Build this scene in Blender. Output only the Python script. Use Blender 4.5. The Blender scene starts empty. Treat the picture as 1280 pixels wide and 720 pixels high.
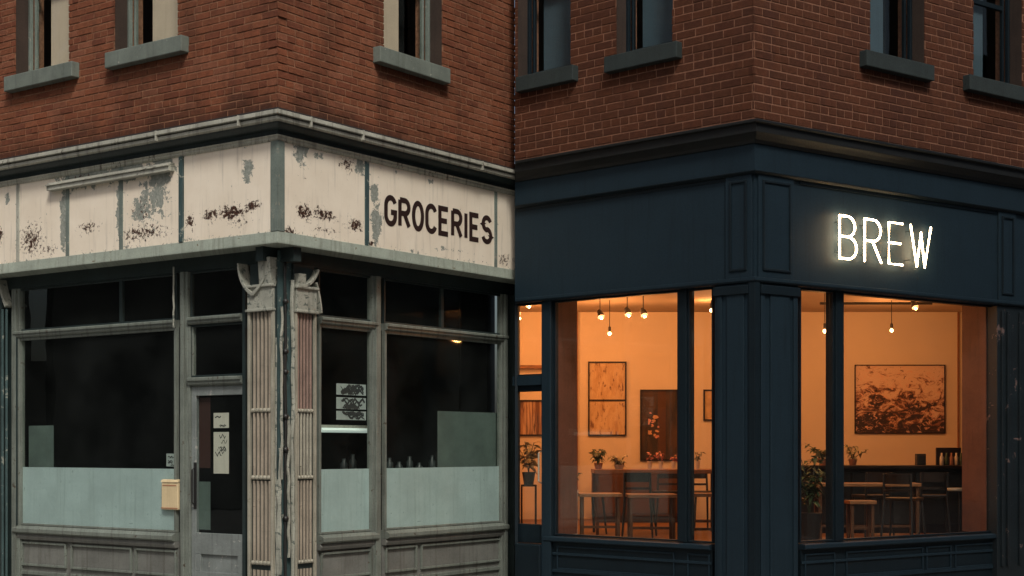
import bpy, bmesh, math, random
from mathutils import Vector, noise
random.seed(11)
R = math.radians
scene = bpy.context.scene
COL = scene.collection

# ---------------------------------------------------------------- camera, world, sun, exposure
F = 1858.0; HX = 640.0; HY = 560.0; EYE = 1.5
cd = bpy.data.cameras.new('camera'); cam = bpy.data.objects.new('camera', cd); COL.objects.link(cam)
cam.location = (0, 0, EYE); cam.rotation_euler = (R(90), 0, 0)
cd.sensor_width = 36; cd.lens = 36 * F / 1280; cd.shift_y = (HY - 360) / 1280; cd.clip_end = 2000
scene.camera = cam
w = bpy.data.worlds.new('World'); scene.world = w; w.use_nodes = True
nt = w.node_tree; bg = nt.nodes['Background']; sk = nt.nodes.new('ShaderNodeTexSky')
SUN_EL, SUN_AZ = 48, 166           # compass bearing of the sun, clockwise from +Y
sk.sky_type = 'NISHITA'; sk.sun_disc = False; sk.sun_elevation = R(SUN_EL); sk.sun_rotation = R(SUN_AZ)
sk.dust_density = 6; sk.air_density = 1.0; sk.ozone_density = 0.6
nt.links.new(sk.outputs[0], bg.inputs[0]); bg.inputs[1].default_value = 0.06
sd = bpy.data.lights.new('sun', 'SUN'); sd.energy = 1.5; sd.angle = R(12); sd.color = (1, .95, .87)
so = bpy.data.objects.new('sun', sd); COL.objects.link(so); so.location = (8, -20, 30)
dv = Vector((math.sin(R(SUN_AZ)) * math.cos(R(SUN_EL)), math.cos(R(SUN_AZ)) * math.cos(R(SUN_EL)), math.sin(R(SUN_EL))))
so.rotation_euler = dv.to_track_quat('Z', 'Y').to_euler()
vs = scene.view_settings; vs.view_transform = 'Standard'; vs.look = 'None'; vs.gamma = 1; vs.exposure = 0.75
scene.render.engine = 'CYCLES'
scene.cycles.max_bounces = 8; scene.cycles.transparent_max_bounces = 16
scene.cycles.sample_clamp_indirect = 4

# ---------------------------------------------------------------- helpers
def at(px, py, Y): return Vector(((px - HX) / F * Y, Y, EYE + (HY - py) / F * Y))
def zat(py, Y): return EYE + (HY - py) / F * Y

class Face:
    def __init__(s, pxc, Y0, k, sgn):
        p0 = Vector(((pxc - HX) / F * Y0, Y0)); px1 = pxc + sgn * 300; Y1 = Y0 / (1 - k * 300)
        p1 = Vector(((px1 - HX) / F * Y1, Y1)); s.o = p0; s.d = (p1 - p0).normalized()
        n = Vector((s.d.y, -s.d.x)); s.n = n if n.y < 0 else -n; s.sgn = sgn
    def P(s, u, n, z):
        q = s.o + s.d * u + s.n * n; return Vector((q.x, q.y, z))
    def u(s, px, n=0):
        r = Vector(((px - HX) / F, 1.0)); b = s.o + s.n * n
        # b + d*u = r*t
        det = s.d.x * (-r.y) + r.x * s.d.y
        return (-b.x * (-r.y) + (-r.x) * b.y) / det if det else 0
    def Y(s, px, n=0):
        u = s.u(px, n); return (s.o + s.d * u + s.n * n).y
    def z(s, px, py, n=0): return zat(py, s.Y(px, n))

AL = Face(347, 12.4, .00044, -1); AR = Face(347, 12.4, .00061, 1)
BL = Face(943, 12.98, .00043, -1); BR = Face(943, 12.98, .00045, 1)
def cotm(a, b):
    th = math.acos(a.d.dot(b.d)); return 1 / math.tan(th / 2)
CA, CB = cotm(AL, AR), cotm(BL, BR)
SEAM = 643.6
miA = lambda n: -n * CA
miB = lambda n: -n * CB
endA = lambda n: AR.u(SEAM, n)
endB = lambda n: BL.u(SEAM, n)
ev = lambda u, n: u(n) if callable(u) else u

class MB:
    def __init__(s): s.v = []; s.f = []; s.uv = []; s.a = []; s.cur = (0, 0, 0)
    def vert(s, p, uv=None):
        s.v.append(Vector(p)); s.uv.append(uv if uv else (p[0] + p[1] * .7, p[2])); return len(s.v) - 1
    def face(s, idx): s.f.append(idx); s.a.append(s.cur)
    def prof(s, fc, u0, u1, pts):
        """extrude a closed (n,z) outline along a facade from u0 to u1"""
        a = [s.vert(fc.P(ev(u0, n), n, z), (ev(u0, n) + n, z)) for n, z in pts]
        b = [s.vert(fc.P(ev(u1, n), n, z), (ev(u1, n) + n, z)) for n, z in pts]
        m = len(pts)
        for i in range(m):
            j = (i + 1) % m; s.face([a[i], a[j], b[j], b[i]])
        s.face(a[::-1]); s.face(b); return s
    def fb(s, fc, u0, u1, n0, n1, z0, z1):
        return s.prof(fc, u0, u1, [(n0, z0), (n1, z0), (n1, z1), (n0, z1)])
    def box(s, x0, x1, y0, y1, z0, z1, rz=0, c=None):
        c = Vector(c) if c else Vector(((x0 + x1) / 2, (y0 + y1) / 2, 0)); co, si = math.cos(rz), math.sin(rz); ids = []
        for z in (z0, z1):
            for x, y in ((x0, y0), (x1, y0), (x1, y1), (x0, y1)):
                dx, dy = x - c.x, y - c.y; ids.append(s.vert((c.x + dx * co - dy * si, c.y + dx * si + dy * co, z)))
        for q in ((0, 1, 2, 3), (7, 6, 5, 4), (0, 4, 5, 1), (1, 5, 6, 2), (2, 6, 7, 3), (3, 7, 4, 0)): s.face([ids[i] for i in q])
        return s
    def tube(s, pts, r, seg=8, cap=True):
        pts = [Vector(p) for p in pts]; rings = []
        for i, p in enumerate(pts):
            t = (pts[min(i + 1, len(pts) - 1)] - pts[max(i - 1, 0)]).normalized()
            up = Vector((0, 0, 1)) if abs(t.z) < .9 else Vector((1, 0, 0))
            x = t.cross(up).normalized(); y = t.cross(x).normalized()
            rr = r[i] if isinstance(r, (list, tuple)) else r
            rings.append([s.vert(p + (x * math.cos(2 * math.pi * k / seg) + y * math.sin(2 * math.pi * k / seg)) * rr) for k in range(seg)])
        for a, b in zip(rings, rings[1:]):
            for k in range(seg): s.face([a[k], a[(k + 1) % seg], b[(k + 1) % seg], b[k]])
        if cap: s.face(rings[0][::-1]); s.face(rings[-1])
        return s
    def lathe(s, c, prof, seg=16):
        c = Vector(c); rings = [[s.vert(c + Vector((r * math.cos(2 * math.pi * k / seg), r * math.sin(2 * math.pi * k / seg), z))) for k in range(seg)] for r, z in prof]
        for a, b in zip(rings, rings[1:]):
            for k in range(seg): s.face([a[k], a[(k + 1) % seg], b[(k + 1) % seg], b[k]])
        s.face(rings[0][::-1]); s.face(rings[-1]); return s
    def ball(s, c, r, seg=10): return s.lathe(c, [(r * math.sin(math.pi * i / 8) + 1e-4, -r * math.cos(math.pi * i / 8)) for i in range(9)], seg)
    def poly(s, pts, uv=None): s.face([s.vert(p, uv[i] if uv else None) for i, p in enumerate(pts)]); return s
    def build(s, name, m, parent=None, bevel=0, smooth=False, kind=None, loc=None, attr=False):
        me = bpy.data.meshes.new(name); r = parent
        while r is not None and r.parent is not None: r = r.parent
        if r is not None: off = r.location
        else:
            off = loc if loc is not None else Vector((sum(v.x for v in s.v) / len(s.v), sum(v.y for v in s.v) / len(s.v), min(v.z for v in s.v)))
        off = Vector(off)
        me.from_pydata([v - off for v in s.v], [], s.f)
        uvl = me.uv_layers.new(name='UVMap')
        for l in me.loops: uvl.data[l.index].uv = s.uv[l.vertex_index]
        if attr:
            ca = me.attributes.new('tint', 'FLOAT_COLOR', 'CORNER'); k = 0
            for p, a in zip(me.polygons, s.a):
                for _ in p.loop_indices: ca.data[k].color = (a[0], a[1], a[2], 1); k += 1
        bm = bmesh.new(); bm.from_mesh(me); bmesh.ops.recalc_face_normals(bm, faces=bm.faces); bm.to_mesh(me); bm.free()
        me.materials.append(m)
        if smooth:
            for p in me.polygons: p.use_smooth = True
        o = bpy.data.objects.new(name, me); COL.objects.link(o)
        if parent is not None: o.parent = parent
        else: o.location = off
        if kind: o['kind'] = kind
        if bevel:
            b = o.modifiers.new('bevel', 'BEVEL'); b.width = bevel; b.segments = 2; b.limit_method = 'ANGLE'; b.angle_limit = R(40)
        return o

def thing(name, label, cat, loc, group=None):
    o = bpy.data.objects.new(name, None); COL.objects.link(o); o.location = loc; o.empty_display_size = .2
    o['label'] = label; o['category'] = cat
    if group: o['group'] = group
    return o
def tag(o, label, cat, group=None):
    o['label'] = label; o['category'] = cat
    if group: o['group'] = group
    return o

# ---------------------------------------------------------------- materials
def s2l(c): return tuple(((v / 255) / 12.92 if v / 255 <= .04045 else ((v / 255 + .055) / 1.055) ** 2.4) for v in c) + (1,)
class NT:
    def __init__(s, name):
        s.m = bpy.data.materials.new(name); s.m.use_nodes = True; s.t = s.m.node_tree; s.b = s.t.nodes['Principled BSDF']
    def n(s, typ, **k):
        o = s.t.nodes.new(typ)
        for a, b in k.items(): setattr(o, a, b)
        return o
    def l(s, a, b): s.t.links.new(a, b)
    def mapped(s, scale, kind='UV'):
        tc = s.n('ShaderNodeTexCoord'); mp = s.n('ShaderNodeMapping'); mp.inputs['Scale'].default_value = scale
        s.l(tc.outputs[kind], mp.inputs[0]); return mp.outputs[0]
    def noise(s, vec, sc, det=6, rough=.6, dist=0):
        o = s.n('ShaderNodeTexNoise'); o.inputs['Scale'].default_value = sc; o.inputs['Detail'].default_value = det
        o.inputs['Roughness'].default_value = rough; o.inputs['Distortion'].default_value = dist; s.l(vec, o.inputs['Vector']); return o.outputs['Fac']
    def ramp(s, v, a, b, ca=0., cb=1.):
        o = s.n('ShaderNodeMapRange'); o.inputs[1].default_value = a; o.inputs[2].default_value = b; o.inputs[3].default_value = ca; o.inputs[4].default_value = cb
        s.l(v, o.inputs[0]); return o.outputs[0]
    def math(s, op, a, b):
        o = s.n('ShaderNodeMath', operation=op)
        for i, x in enumerate((a, b)):
            if isinstance(x, (int, float)): o.inputs[i].default_value = x
            else: s.l(x, o.inputs[i])
        return o.outputs[0]
    def mix(s, f, a, b, mode='MIX'):
        o = s.n('ShaderNodeMix', data_type='RGBA', blend_type=mode)
        for i, x in ((0, f), (6, a), (7, b)):
            if isinstance(x, (int, float)): o.inputs[i].default_value = x
            elif isinstance(x, (tuple, list)): o.inputs[i].default_value = x
            else: s.l(x, o.inputs[i])
        return o.outputs[2]
    def bump(s, h, st=.3, d=.01):
        o = s.n('ShaderNodeBump'); o.inputs['Strength'].default_value = st; o.inputs['Distance'].default_value = d
        s.l(h, o.inputs['Height']); s.l(o.outputs[0], s.b.inputs['Normal'])

def worn(name, c, dirt=(.02, .018, .015, 1), amt=.5, chip=None, chipamt=0., rough=.6, bump=.3, coord='UV', var=.25, sp=.4, chipscale=14):
    """painted surface with blotchy wear, vertical grime streaks and chips of another colour"""
    q = NT(name); v = q.mapped((1, 1, 1), coord); vst = q.mapped((22, 1.3, 1) if coord == 'UV' else (16, 16, 1.2), coord)
    big = q.noise(v, 3.1, 8, .65); fine = q.noise(v, 55, 6, .7); st = q.noise(vst, 1.0, 6, .6)
    c2 = tuple(min(1, x * (1 + var)) for x in c[:3]) + (1,); c1 = tuple(x * (1 - var) for x in c[:3]) + (1,)
    col = q.mix(q.ramp(big, .3, .7), c1, c2)
    col = q.mix(q.math('MULTIPLY', q.ramp(st, .52, .75), amt), col, dirt)
    col = q.mix(q.math('MULTIPLY', q.ramp(fine, .5, .8), amt * .6), col, dirt)
    h = fine
    if chip:
        cn = q.noise(v, chipscale, 9, .72, .6); mk = q.ramp(q.math('ADD', cn, q.math('MULTIPLY', big, .35)), .86 - chipamt, .885 - chipamt)
        col = q.mix(mk, col, chip); h = q.math('ADD', q.math('MULTIPLY', fine, .4), q.math('MULTIPLY', mk, -.6))
    q.l(col, q.b.inputs['Base Color']); q.l(q.ramp(fine, .3, .7, rough - .1, rough + .12), q.b.inputs['Roughness'])
    q.b.inputs['Specular IOR Level'].default_value = sp; q.bump(h, bump, .004); return q.m

def brickmat(name, stain, grain=.5, ledge=None):
    q = NT(name); v = q.mapped((1, 1, 1), 'Object'); at_ = q.n('ShaderNodeAttribute', attribute_name='tint')
    fine = q.noise(v, 90, 5, .7); mid = q.noise(v, 22, 6, .7); big = q.noise(v, 1.3, 5, .6)
    col = q.mix(q.ramp(mid, .3, .75), at_.outputs['Color'], (.6, .6, .6, 1), 'MULTIPLY')
    col = q.mix(q.ramp(fine, .35, .7, 0, grain), col, (.5, .45, .42, 1), 'MULTIPLY')
    col = q.mix(q.ramp(big, .5, .75, 0, .5), col, stain)
    col = q.mix(q.ramp(q.noise(v, 34, 4, .8), .64, .72, 0, .32), col, (.42, .29, .2, 1))
    stn = q.noise(q.mapped((3.2, 3.2, .45), 'Object'), 1.4, 6, .6); col = q.mix(q.ramp(stn, .5, .72, 0, .55), col, stain)
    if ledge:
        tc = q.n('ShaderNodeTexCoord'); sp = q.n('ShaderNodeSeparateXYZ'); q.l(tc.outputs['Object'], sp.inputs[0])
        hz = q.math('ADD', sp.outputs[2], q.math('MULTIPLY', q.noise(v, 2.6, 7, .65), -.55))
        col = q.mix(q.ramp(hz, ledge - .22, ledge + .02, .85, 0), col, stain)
    q.l(col, q.b.inputs['Base Color']); q.b.inputs['Roughness'].default_value = .9; q.b.inputs['Specular IOR Level'].default_value = .15
    q.bump(q.math('ADD', mid, fine), .8, .006); return q.m

def plain(name, c, rough=.5, metal=0, sp=.5, nz=.12, scale=30):
    q = NT(name); v = q.mapped((1, 1, 1), 'Object'); a = q.noise(v, scale, 5, .6)
    q.l(q.mix(q.ramp(a, .3, .7), tuple(x * (1 - nz) for x in c[:3]) + (1,), tuple(min(1, x * (1 + nz)) for x in c[:3]) + (1,)), q.b.inputs['Base Color'])
    q.b.inputs['Roughness'].default_value = rough; q.b.inputs['Metallic'].default_value = metal; q.b.inputs['Specular IOR Level'].default_value = sp
    q.bump(a, .15, .002); return q.m
def wood(name, c, rough=.45):
    q = NT(name); v = q.mapped((2, 14, 14), 'Object'); a = q.noise(v, 2, 6, .6, 1.5)
    q.l(q.mix(q.ramp(a, .3, .7), tuple(x * .55 for x in c[:3]) + (1,), c), q.b.inputs['Base Color']); q.b.inputs['Roughness'].default_value = rough; q.b.inputs['Specular IOR Level'].default_value = .25
    q.bump(a, .1, .002); return q.m
def emit(name, c, s):
    q = NT(name); q.b.inputs['Base Color'].default_value = c; q.b.inputs['Emission Color'].default_value = c; q.b.inputs['Emission Strength'].default_value = s; return q.m
def glass(name, tint=(1, 1, 1, 1), refl=1.0, ior=1.5, wob=.02, rough=.0, dust=0.):
    q = NT(name); t = q.t; t.nodes.remove(q.b); out = t.nodes['Material Output']
    tr = q.n('ShaderNodeBsdfTransparent'); tr.inputs[0].default_value = tint
    gl = q.n('ShaderNodeBsdfGlossy'); gl.inputs['Roughness'].default_value = rough; gl.inputs[0].default_value = (.95, 1, .98, 1)
    ge = q.n('ShaderNodeNewGeometry'); dt = q.n('ShaderNodeVectorMath', operation='DOT_PRODUCT'); q.l(ge.outputs['Normal'], dt.inputs[0]); q.l(ge.outputs['Incoming'], dt.inputs[1])
    sc_ = q.math('ADD', q.math('MULTIPLY', q.math('POWER', q.math('SUBTRACT', 1.0, q.math('ABSOLUTE', dt.outputs['Value'], 0)), 5.0), .95), .045)
    v = q.mapped((1, 1, 1), 'Object'); a = q.noise(v, 1.7, 2, .4)
    b = q.n('ShaderNodeBump'); b.inputs['Strength'].default_value = wob; b.inputs['Distance'].default_value = .3; q.l(a, b.inputs['Height']); q.l(b.outputs[0], gl.inputs['Normal'])
    mx = q.n('ShaderNodeMixShader'); q.l(q.math('MULTIPLY', sc_, refl), mx.inputs[0]); q.l(tr.outputs[0], mx.inputs[1]); q.l(gl.outputs[0], mx.inputs[2])
    last = mx.outputs[0]
    if dust:
        df = q.n('ShaderNodeBsdfDiffuse'); df.inputs[0].default_value = (.30, .34, .33, 1)
        m2 = q.n('ShaderNodeMixShader'); d1 = q.noise(q.mapped((1.2, 1.6, 1), 'UV'), 1.1, 5, .55); d2 = q.noise(q.mapped((1, 1, 1), 'UV'), 2.2, 6, .6)
        q.l(q.math('MULTIPLY', q.ramp(q.math('MULTIPLY', d1, d2), .12, .45), dust), m2.inputs[0]); q.l(last, m2.inputs[1]); q.l(df.outputs[0], m2.inputs[2]); last = m2.outputs[0]
    q.l(last, out.inputs[0]); return q.m

def fasciamat():
    q = NT('peeling cream sign enamel'); v = q.mapped((1, 1, 1)); at_ = q.n('ShaderNodeAttribute', attribute_name='wear')
    sep = q.n('ShaderNodeSeparateColor'); q.l(at_.outputs['Color'], sep.inputs[0])
    fine = q.noise(v, 60, 6, .7); n1 = q.noise(v, 13, 10, .72, .4); n2 = q.noise(v, 27, 9, .75, .5); big = q.noise(v, 2.3, 6, .6)
    st = q.noise(q.mapped((26, 1.6, 1)), 1, 6, .6)
    col = q.mix(q.ramp(big, .3, .7), (.72, .64, .52, 1), (.82, .75, .63, 1))
    col = q.mix(q.ramp(st, .55, .8, 0, .55), col, (.33, .3, .25, 1))
    col = q.mix(q.ramp(fine, .6, .8, 0, .4), col, (.3, .25, .2, 1))
    m1 = q.ramp(q.math('ADD', q.ramp(n1, .25, .75, 0, 1), q.math('MULTIPLY', sep.outputs[0], .70)), .80, .86)
    g = q.mix(q.ramp(n2, .35, .65), (.15, .17, .15, 1), (.34, .36, .32, 1))
    col = q.mix(m1, col, g)
    m2 = q.ramp(q.math('ADD', q.ramp(n2, .27, .73, 0, 1), q.math('MULTIPLY', sep.outputs[1], .64)), .86, .93)
    r = q.mix(q.ramp(fine, .4, .6), (.02, .014, .012, 1), (.09, .04, .025, 1))
    col = q.mix(m2, col, r)
    q.l(col, q.b.inputs['Base Color']); q.l(q.ramp(m1, 0, 1, .45, .8), q.b.inputs['Roughness'])
    q.b.inputs['Specular IOR Level'].default_value = .3
    q.bump(q.math('SUBTRACT', q.math('MULTIPLY', fine, .15), q.math('ADD', m1, m2)), .5, .003); return q.m

M = {}
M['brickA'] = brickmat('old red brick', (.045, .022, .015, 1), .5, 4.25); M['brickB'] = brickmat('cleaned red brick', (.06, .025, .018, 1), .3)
M['mortA'] = plain('sooty mortar', (.22, .115, .07, 1), .95, nz=.4, sp=.1); M['mortB'] = plain('pink grey mortar', (.235, .12, .078, 1), .95, nz=.3, sp=.1)
M['greymetal'] = worn('weathered grey zinc', (.38, .385, .33, 1), (.05, .045, .036, 1), .9, (.06, .04, .03, 1), .06, .55)
M['strip'] = worn('pale grey green rail paint', (.27, .31, .265, 1), (.07, .06, .045, 1), .6, (.12, .085, .05, 1), .05, .6)
M['bead'] = worn('worn beige edge bead', (.30, .29, .235, 1), (.04, .035, .028, 1), .6, (.10, .09, .06, 1), .05, .6)
M['teal'] = worn('old grey green paint', (.15, .185, .165, 1), (.02, .018, .015, 1), .6, (.26, .25, .21, 1), .08, .55)
M['darkteal'] = worn('dark blue green paint', (.018, .03, .03, 1), (.01, .008, .006, 1), .5, (.11, .12, .1, 1), .0, .5)
M['tealpeel'] = worn('peeling blue green paint', (.045, .08, .083, 1), (.015, .012, .01, 1), .5, (.26, .28, .24, 1), .09, .6, .6, chipscale=9)
M['taupe'] = worn('faded taupe paint', (.19, .175, .145, 1), (.035, .028, .02, 1), .75, (.1, .07, .045, 1), .06, .6)
M['frame'] = worn('pale grey shopfront paint', (.145, .168, .148, 1), (.03, .025, .018, 1), .8, (.06, .045, .03, 1), .06, .55)
M['riser'] = worn('dusty grey stall board', (.14, .147, .135, 1), (.05, .04, .03, 1), .6, (.1, .06, .04, 1), .0, .7)
M['flute'] = worn('beige fluted iron', (.27, .235, .185, 1), (.03, .025, .018, 1), .5, (.13, .075, .05, 1), .04, .6, .5)
M['flutered'] = worn('rust pink fluted iron', (.24, .165, .135, 1), (.05, .03, .02, 1), .5, (.3, .26, .2, 1), .05, .6, .5)
M['cap'] = worn('peeling white iron', (.30, .31, .265, 1), (.05, .055, .045, 1), .8, (.10, .12, .105, 1), .12, .6, .7, chipscale=18)
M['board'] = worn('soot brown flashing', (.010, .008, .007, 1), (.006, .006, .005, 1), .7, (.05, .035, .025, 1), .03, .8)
M['fascia'] = fasciamat()
M['letter'] = worn('dark brown sign paint', (.026, .011, .009, 1), (.01, .008, .006, 1), .3, (.45, .38, .3, 1), -.02, .6, .1, chipscale=30)
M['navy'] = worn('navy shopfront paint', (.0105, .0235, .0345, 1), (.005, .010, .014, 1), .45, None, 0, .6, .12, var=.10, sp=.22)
M['navydark'] = worn('dark navy trim paint', (.0055, .0125, .018, 1), (.003, .005, .007, 1), .3, None, 0, .55, .12, var=.15, sp=.22)  # darker navy used for trim and frames
M['navyw'] = worn('scuffed navy paint', (.009, .016, .02, 1), (.015, .009, .008, 1),   .5, (.15, .10, .09, 1), .06, .5, .5, chipscale=7)
M['corniceB'] = worn('black brown cornice paint', (.0055, .0075, .008, 1), (.012, .008, .006, 1), .6, None, 0, .6, .3)
M['stoneA'] = worn('grey green stone sill', (.135, .16, .14, 1), (.04, .04, .03, 1), .5, (.3, .31, .27, 1), .02, .8, .5)
M['stoneB'] = worn('dark painted stone sill', (.022, .032, .032, 1), (.01, .012, .011, 1), .5, None, 0, .8, .4)
M['blindA'] = worn('yellowed roller blind', (.50, .42, .325, 1), (.3, .25, .18, 1), .35, None, 0, .9, .1, var=.07)
M['blindB'] = worn('slate blue blind', (.05, .085, .11, 1), (.03, .045, .055, 1), .3, None, 0, .9, .1, var=.1)
M['film'] = worn('whitewashed window film', (.42, .53, .53, 1), (.26, .33, .31, 1), .5, (.20, .25, .23, 1), .03, .5, .15, var=.12)
M['film2'] = worn('thin grey green film', (.10, .14, .125, 1), (.08, .1, .09, 1), .3, None, 0, .6, .1)
M['doorpaint'] = worn('grey blue door paint', (.17, .195, .19, 1), (.03, .03, .03, 1), .6, (.36, .36, .33, 1), .06, .5, .5)
M['glassA'] = glass('dusty shop glass', (.93, .95, .94, 1), .8, 1.45, .004, .0, .016)
M['glassC'] = glass('grimy shop glass', (.93, .95, .94, 1), .25, 1.45, .004, .03, .016)
M['glassU'] = glass('upstairs glass', (.97, .98, .97, 1), .4, 1.4, .03, .0)
M['glassB'] = glass('clean cafe glass', (.97, .97, .95, 1), .8, 1.4, .01, .0, .012)
M['asphalt'] = plain('asphalt', (.05, .05, .05, 1), .9, nz=.3, scale=80); M['concrete'] = plain('concrete', (.24, .23, .21, 1), .9, nz=.2, scale=18)
M['reveal'] = worn('dark brown reveal', (.04, .026, .02, 1), (.01, .008, .008, 1), .5, None, 0, .9, .4)
M['lining'] = worn('red brown window lining', (.13, .05, .032, 1), (.03, .015, .01, 1), .4, None, 0, .6, .2)
M['redreflect'] = plain('painted red reflection', (.035, .010, .006, 1), .8)
M['tan'] = worn('tan cardboard', (.34, .27, .18, 1), (.1, .08, .06, 1), .6, None, 0, .8, .2)
M['jar'] = plain('dim jar glass', (.04, .052, .05, 1), .4)
M['backboard'] = plain('dark brown board', (.022, .015, .009, 1), .8)
M['walnut'] = plain('walnut stain', (.085, .038, .018, 1), .6, sp=.2)
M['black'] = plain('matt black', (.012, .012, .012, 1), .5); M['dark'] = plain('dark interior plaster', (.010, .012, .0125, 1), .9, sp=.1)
M['darkwood'] = wood('dark stained wood', (.022, .012, .008, 1)); M['oak'] = wood('oiled oak', (.32, .14, .055, 1))
M['cream'] = plain('cream cafe wall plaster', (.70, .58, .44, 1), .85, nz=.03, scale=2.5, sp=.2)
M['ceilB'] = plain('cafe ceiling paint', (.42, .33, .25, 1), .9, nz=.05, scale=3, sp=.2)
M['floorB'] = wood('cafe floor boards', (.26, .13, .06, 1), .5)
M['paper'] = worn('yellowed notice paper', (.6, .58, .5, 1), (.3, .26, .2, 1), .4, None, 0, .9, .05, var=.06)
M['greypaper'] = worn('faded grey paper', (.36, .42, .40, 1), (.15, .17, .16, 1), .4, None, 0, .9, .05, var=.08)
M['ink'] = plain('notice ink', (.03, .035, .035, 1), .8)
M['yellow'] = worn('pale yellow enamel', (.60, .49, .30, 1), (.3, .22, .12, 1), .4, (.3, .16, .07, 1), -.03, .45, .2, var=.08)
M['leaf'] = plain('houseplant leaf', (.035, .06, .02, 1), .5, nz=.4); M['leafpale'] = plain('pale dried leaf', (.28, .25, .14, 1), .6, nz=.3)
M['terracotta'] = plain('terracotta', (.35, .15, .08, 1), .8); M['ceramic'] = plain('glazed ceramic', (.6, .52, .42, 1), .3)
M['petal'] = plain('pink petal', (.6, .25, .2, 1), .7, nz=.2)
M['bulb'] = emit('warm bulb', (1, .62, .25, 1), 14); M['neon'] = emit('warm white neon', (1, .74, .43, 1), 15)
M['fluor'] = emit('dim fluorescent tube', (.75, .9, .82, 1), .22)
M['rustwall'] = plain('old grey brown render', (.022, .023, .022, 1), .9, nz=.3, scale=2)

# ---------------------------------------------------------------- ground
def structure(name, mb, m, **k): return mb.build(name, m, kind='structure', **k)
structure('ground', MB().poly([(-400, -400, -.02), (400, -400, -.02), (400, 400, -.02), (-400, 400, -.02)]), M['asphalt'])
g = MB()
def facept(fc, u, n, z): return fc.P(u, n, z)
structure('pavement', MB().box(-12, 12, 8.4, 11.1, -.01, .13).box(-12, 12, 11.1, 26, -.01, .128), M['concrete'])
structure('kerb', MB().box(-12, 12, 8.22, 8.398, -.01, .14), M['concrete'], bevel=.015)
structure('road', MB().poly([(-60, -4, -.012), (60, -4, -.012), (60, 8.2, -.012), (-60, 8.2, -.012)]), M['asphalt'])

# ---------------------------------------------------------------- brickwork
def bricks(fc, u0, u1, nb, z0, z1, holes, pal, mort, jit, gap=.010, H=.0755, L=.212, mit=None, phase=0, depth=.10):
    """a skin of individual bricks; holes = (ua,ub,za,zb)"""
    mb = MB(); c = 0; z = z0
    while z < z1 - .001:
        zt = min(z + H, z1); off = (0 if c % 2 else L / 2) + phase + random.uniform(-.012, .012); header = (c % 6 == 3)
        LL = L / 2 if header else L
        u = u0 - off
        while u < u1:
            l = LL * random.uniform(.95, 1.05); a, b = max(u + gap / 2, u0), min(u + l - gap / 2, u1); u += l
            if b - a < .012: continue
            segs = [(a, b)]
            for (ha, hb, za, zb) in holes:
                if zt > za + .02 and z < zb - .02:
                    ns = []
                    for s0, s1 in segs:
                        if s1 <= ha or s0 >= hb: ns.append((s0, s1))
                        else:
                            if s0 < ha - .01: ns.append((s0, ha))
                            if s1 > hb + .01: ns.append((hb, s1))
                    segs = ns
            for s0, s1 in segs:
                n1 = nb + max(-1.2 * jit, min(2 * jit, random.gauss(0, jit))); dz = random.gauss(0, jit * .35); base = random.choice(pal); k = random.uniform(.94, 1.06)
                mb.cur = tuple(min(1, x * k) for x in base)
                A = (lambda n, s0=s0: s0 - n * mit) if (mit and s0 <= u0 + .001) else s0
                zz0, zz1 = z + gap / 2 + dz, zt - gap / 2 + dz
                ch = .003
                mb.prof(fc, A, s1, [(nb - depth, zz0), (n1 - ch, zz0), (n1, zz0 + ch), (n1, zz1 - ch), (n1 - ch, zz1), (nb - depth, zz1)])
        z += H; c += 1
    return mb
def wallgrid(fc, u0, u1, n0, n1, z0, z1, holes, pad=.006, mit=0):
    """solid backing wall around the holes"""
    mb = MB(); zs = sorted({z0, z1} | {h[2] - pad for h in holes} | {h[3] + pad for h in holes}); zs = [z for z in zs if z0 <= z <= z1]
    for a, b in zip(zs, zs[1:]):
        m = (a + b) / 2; cuts = sorted([(h[0] - pad, h[1] + pad) for h in holes if h[2] - pad < m < h[3] + pad]); cur = u0
        for ca, cb in cuts: mb.fb(fc, cur if cur is not u0 or not mit else (lambda n: -n * mit), ca, n0, n1, a, b); cur = cb
        mb.fb(fc, cur if cur is not u0 or not mit else (lambda n: -n * mit), u1, n0, n1, a, b)
    return mb

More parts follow.
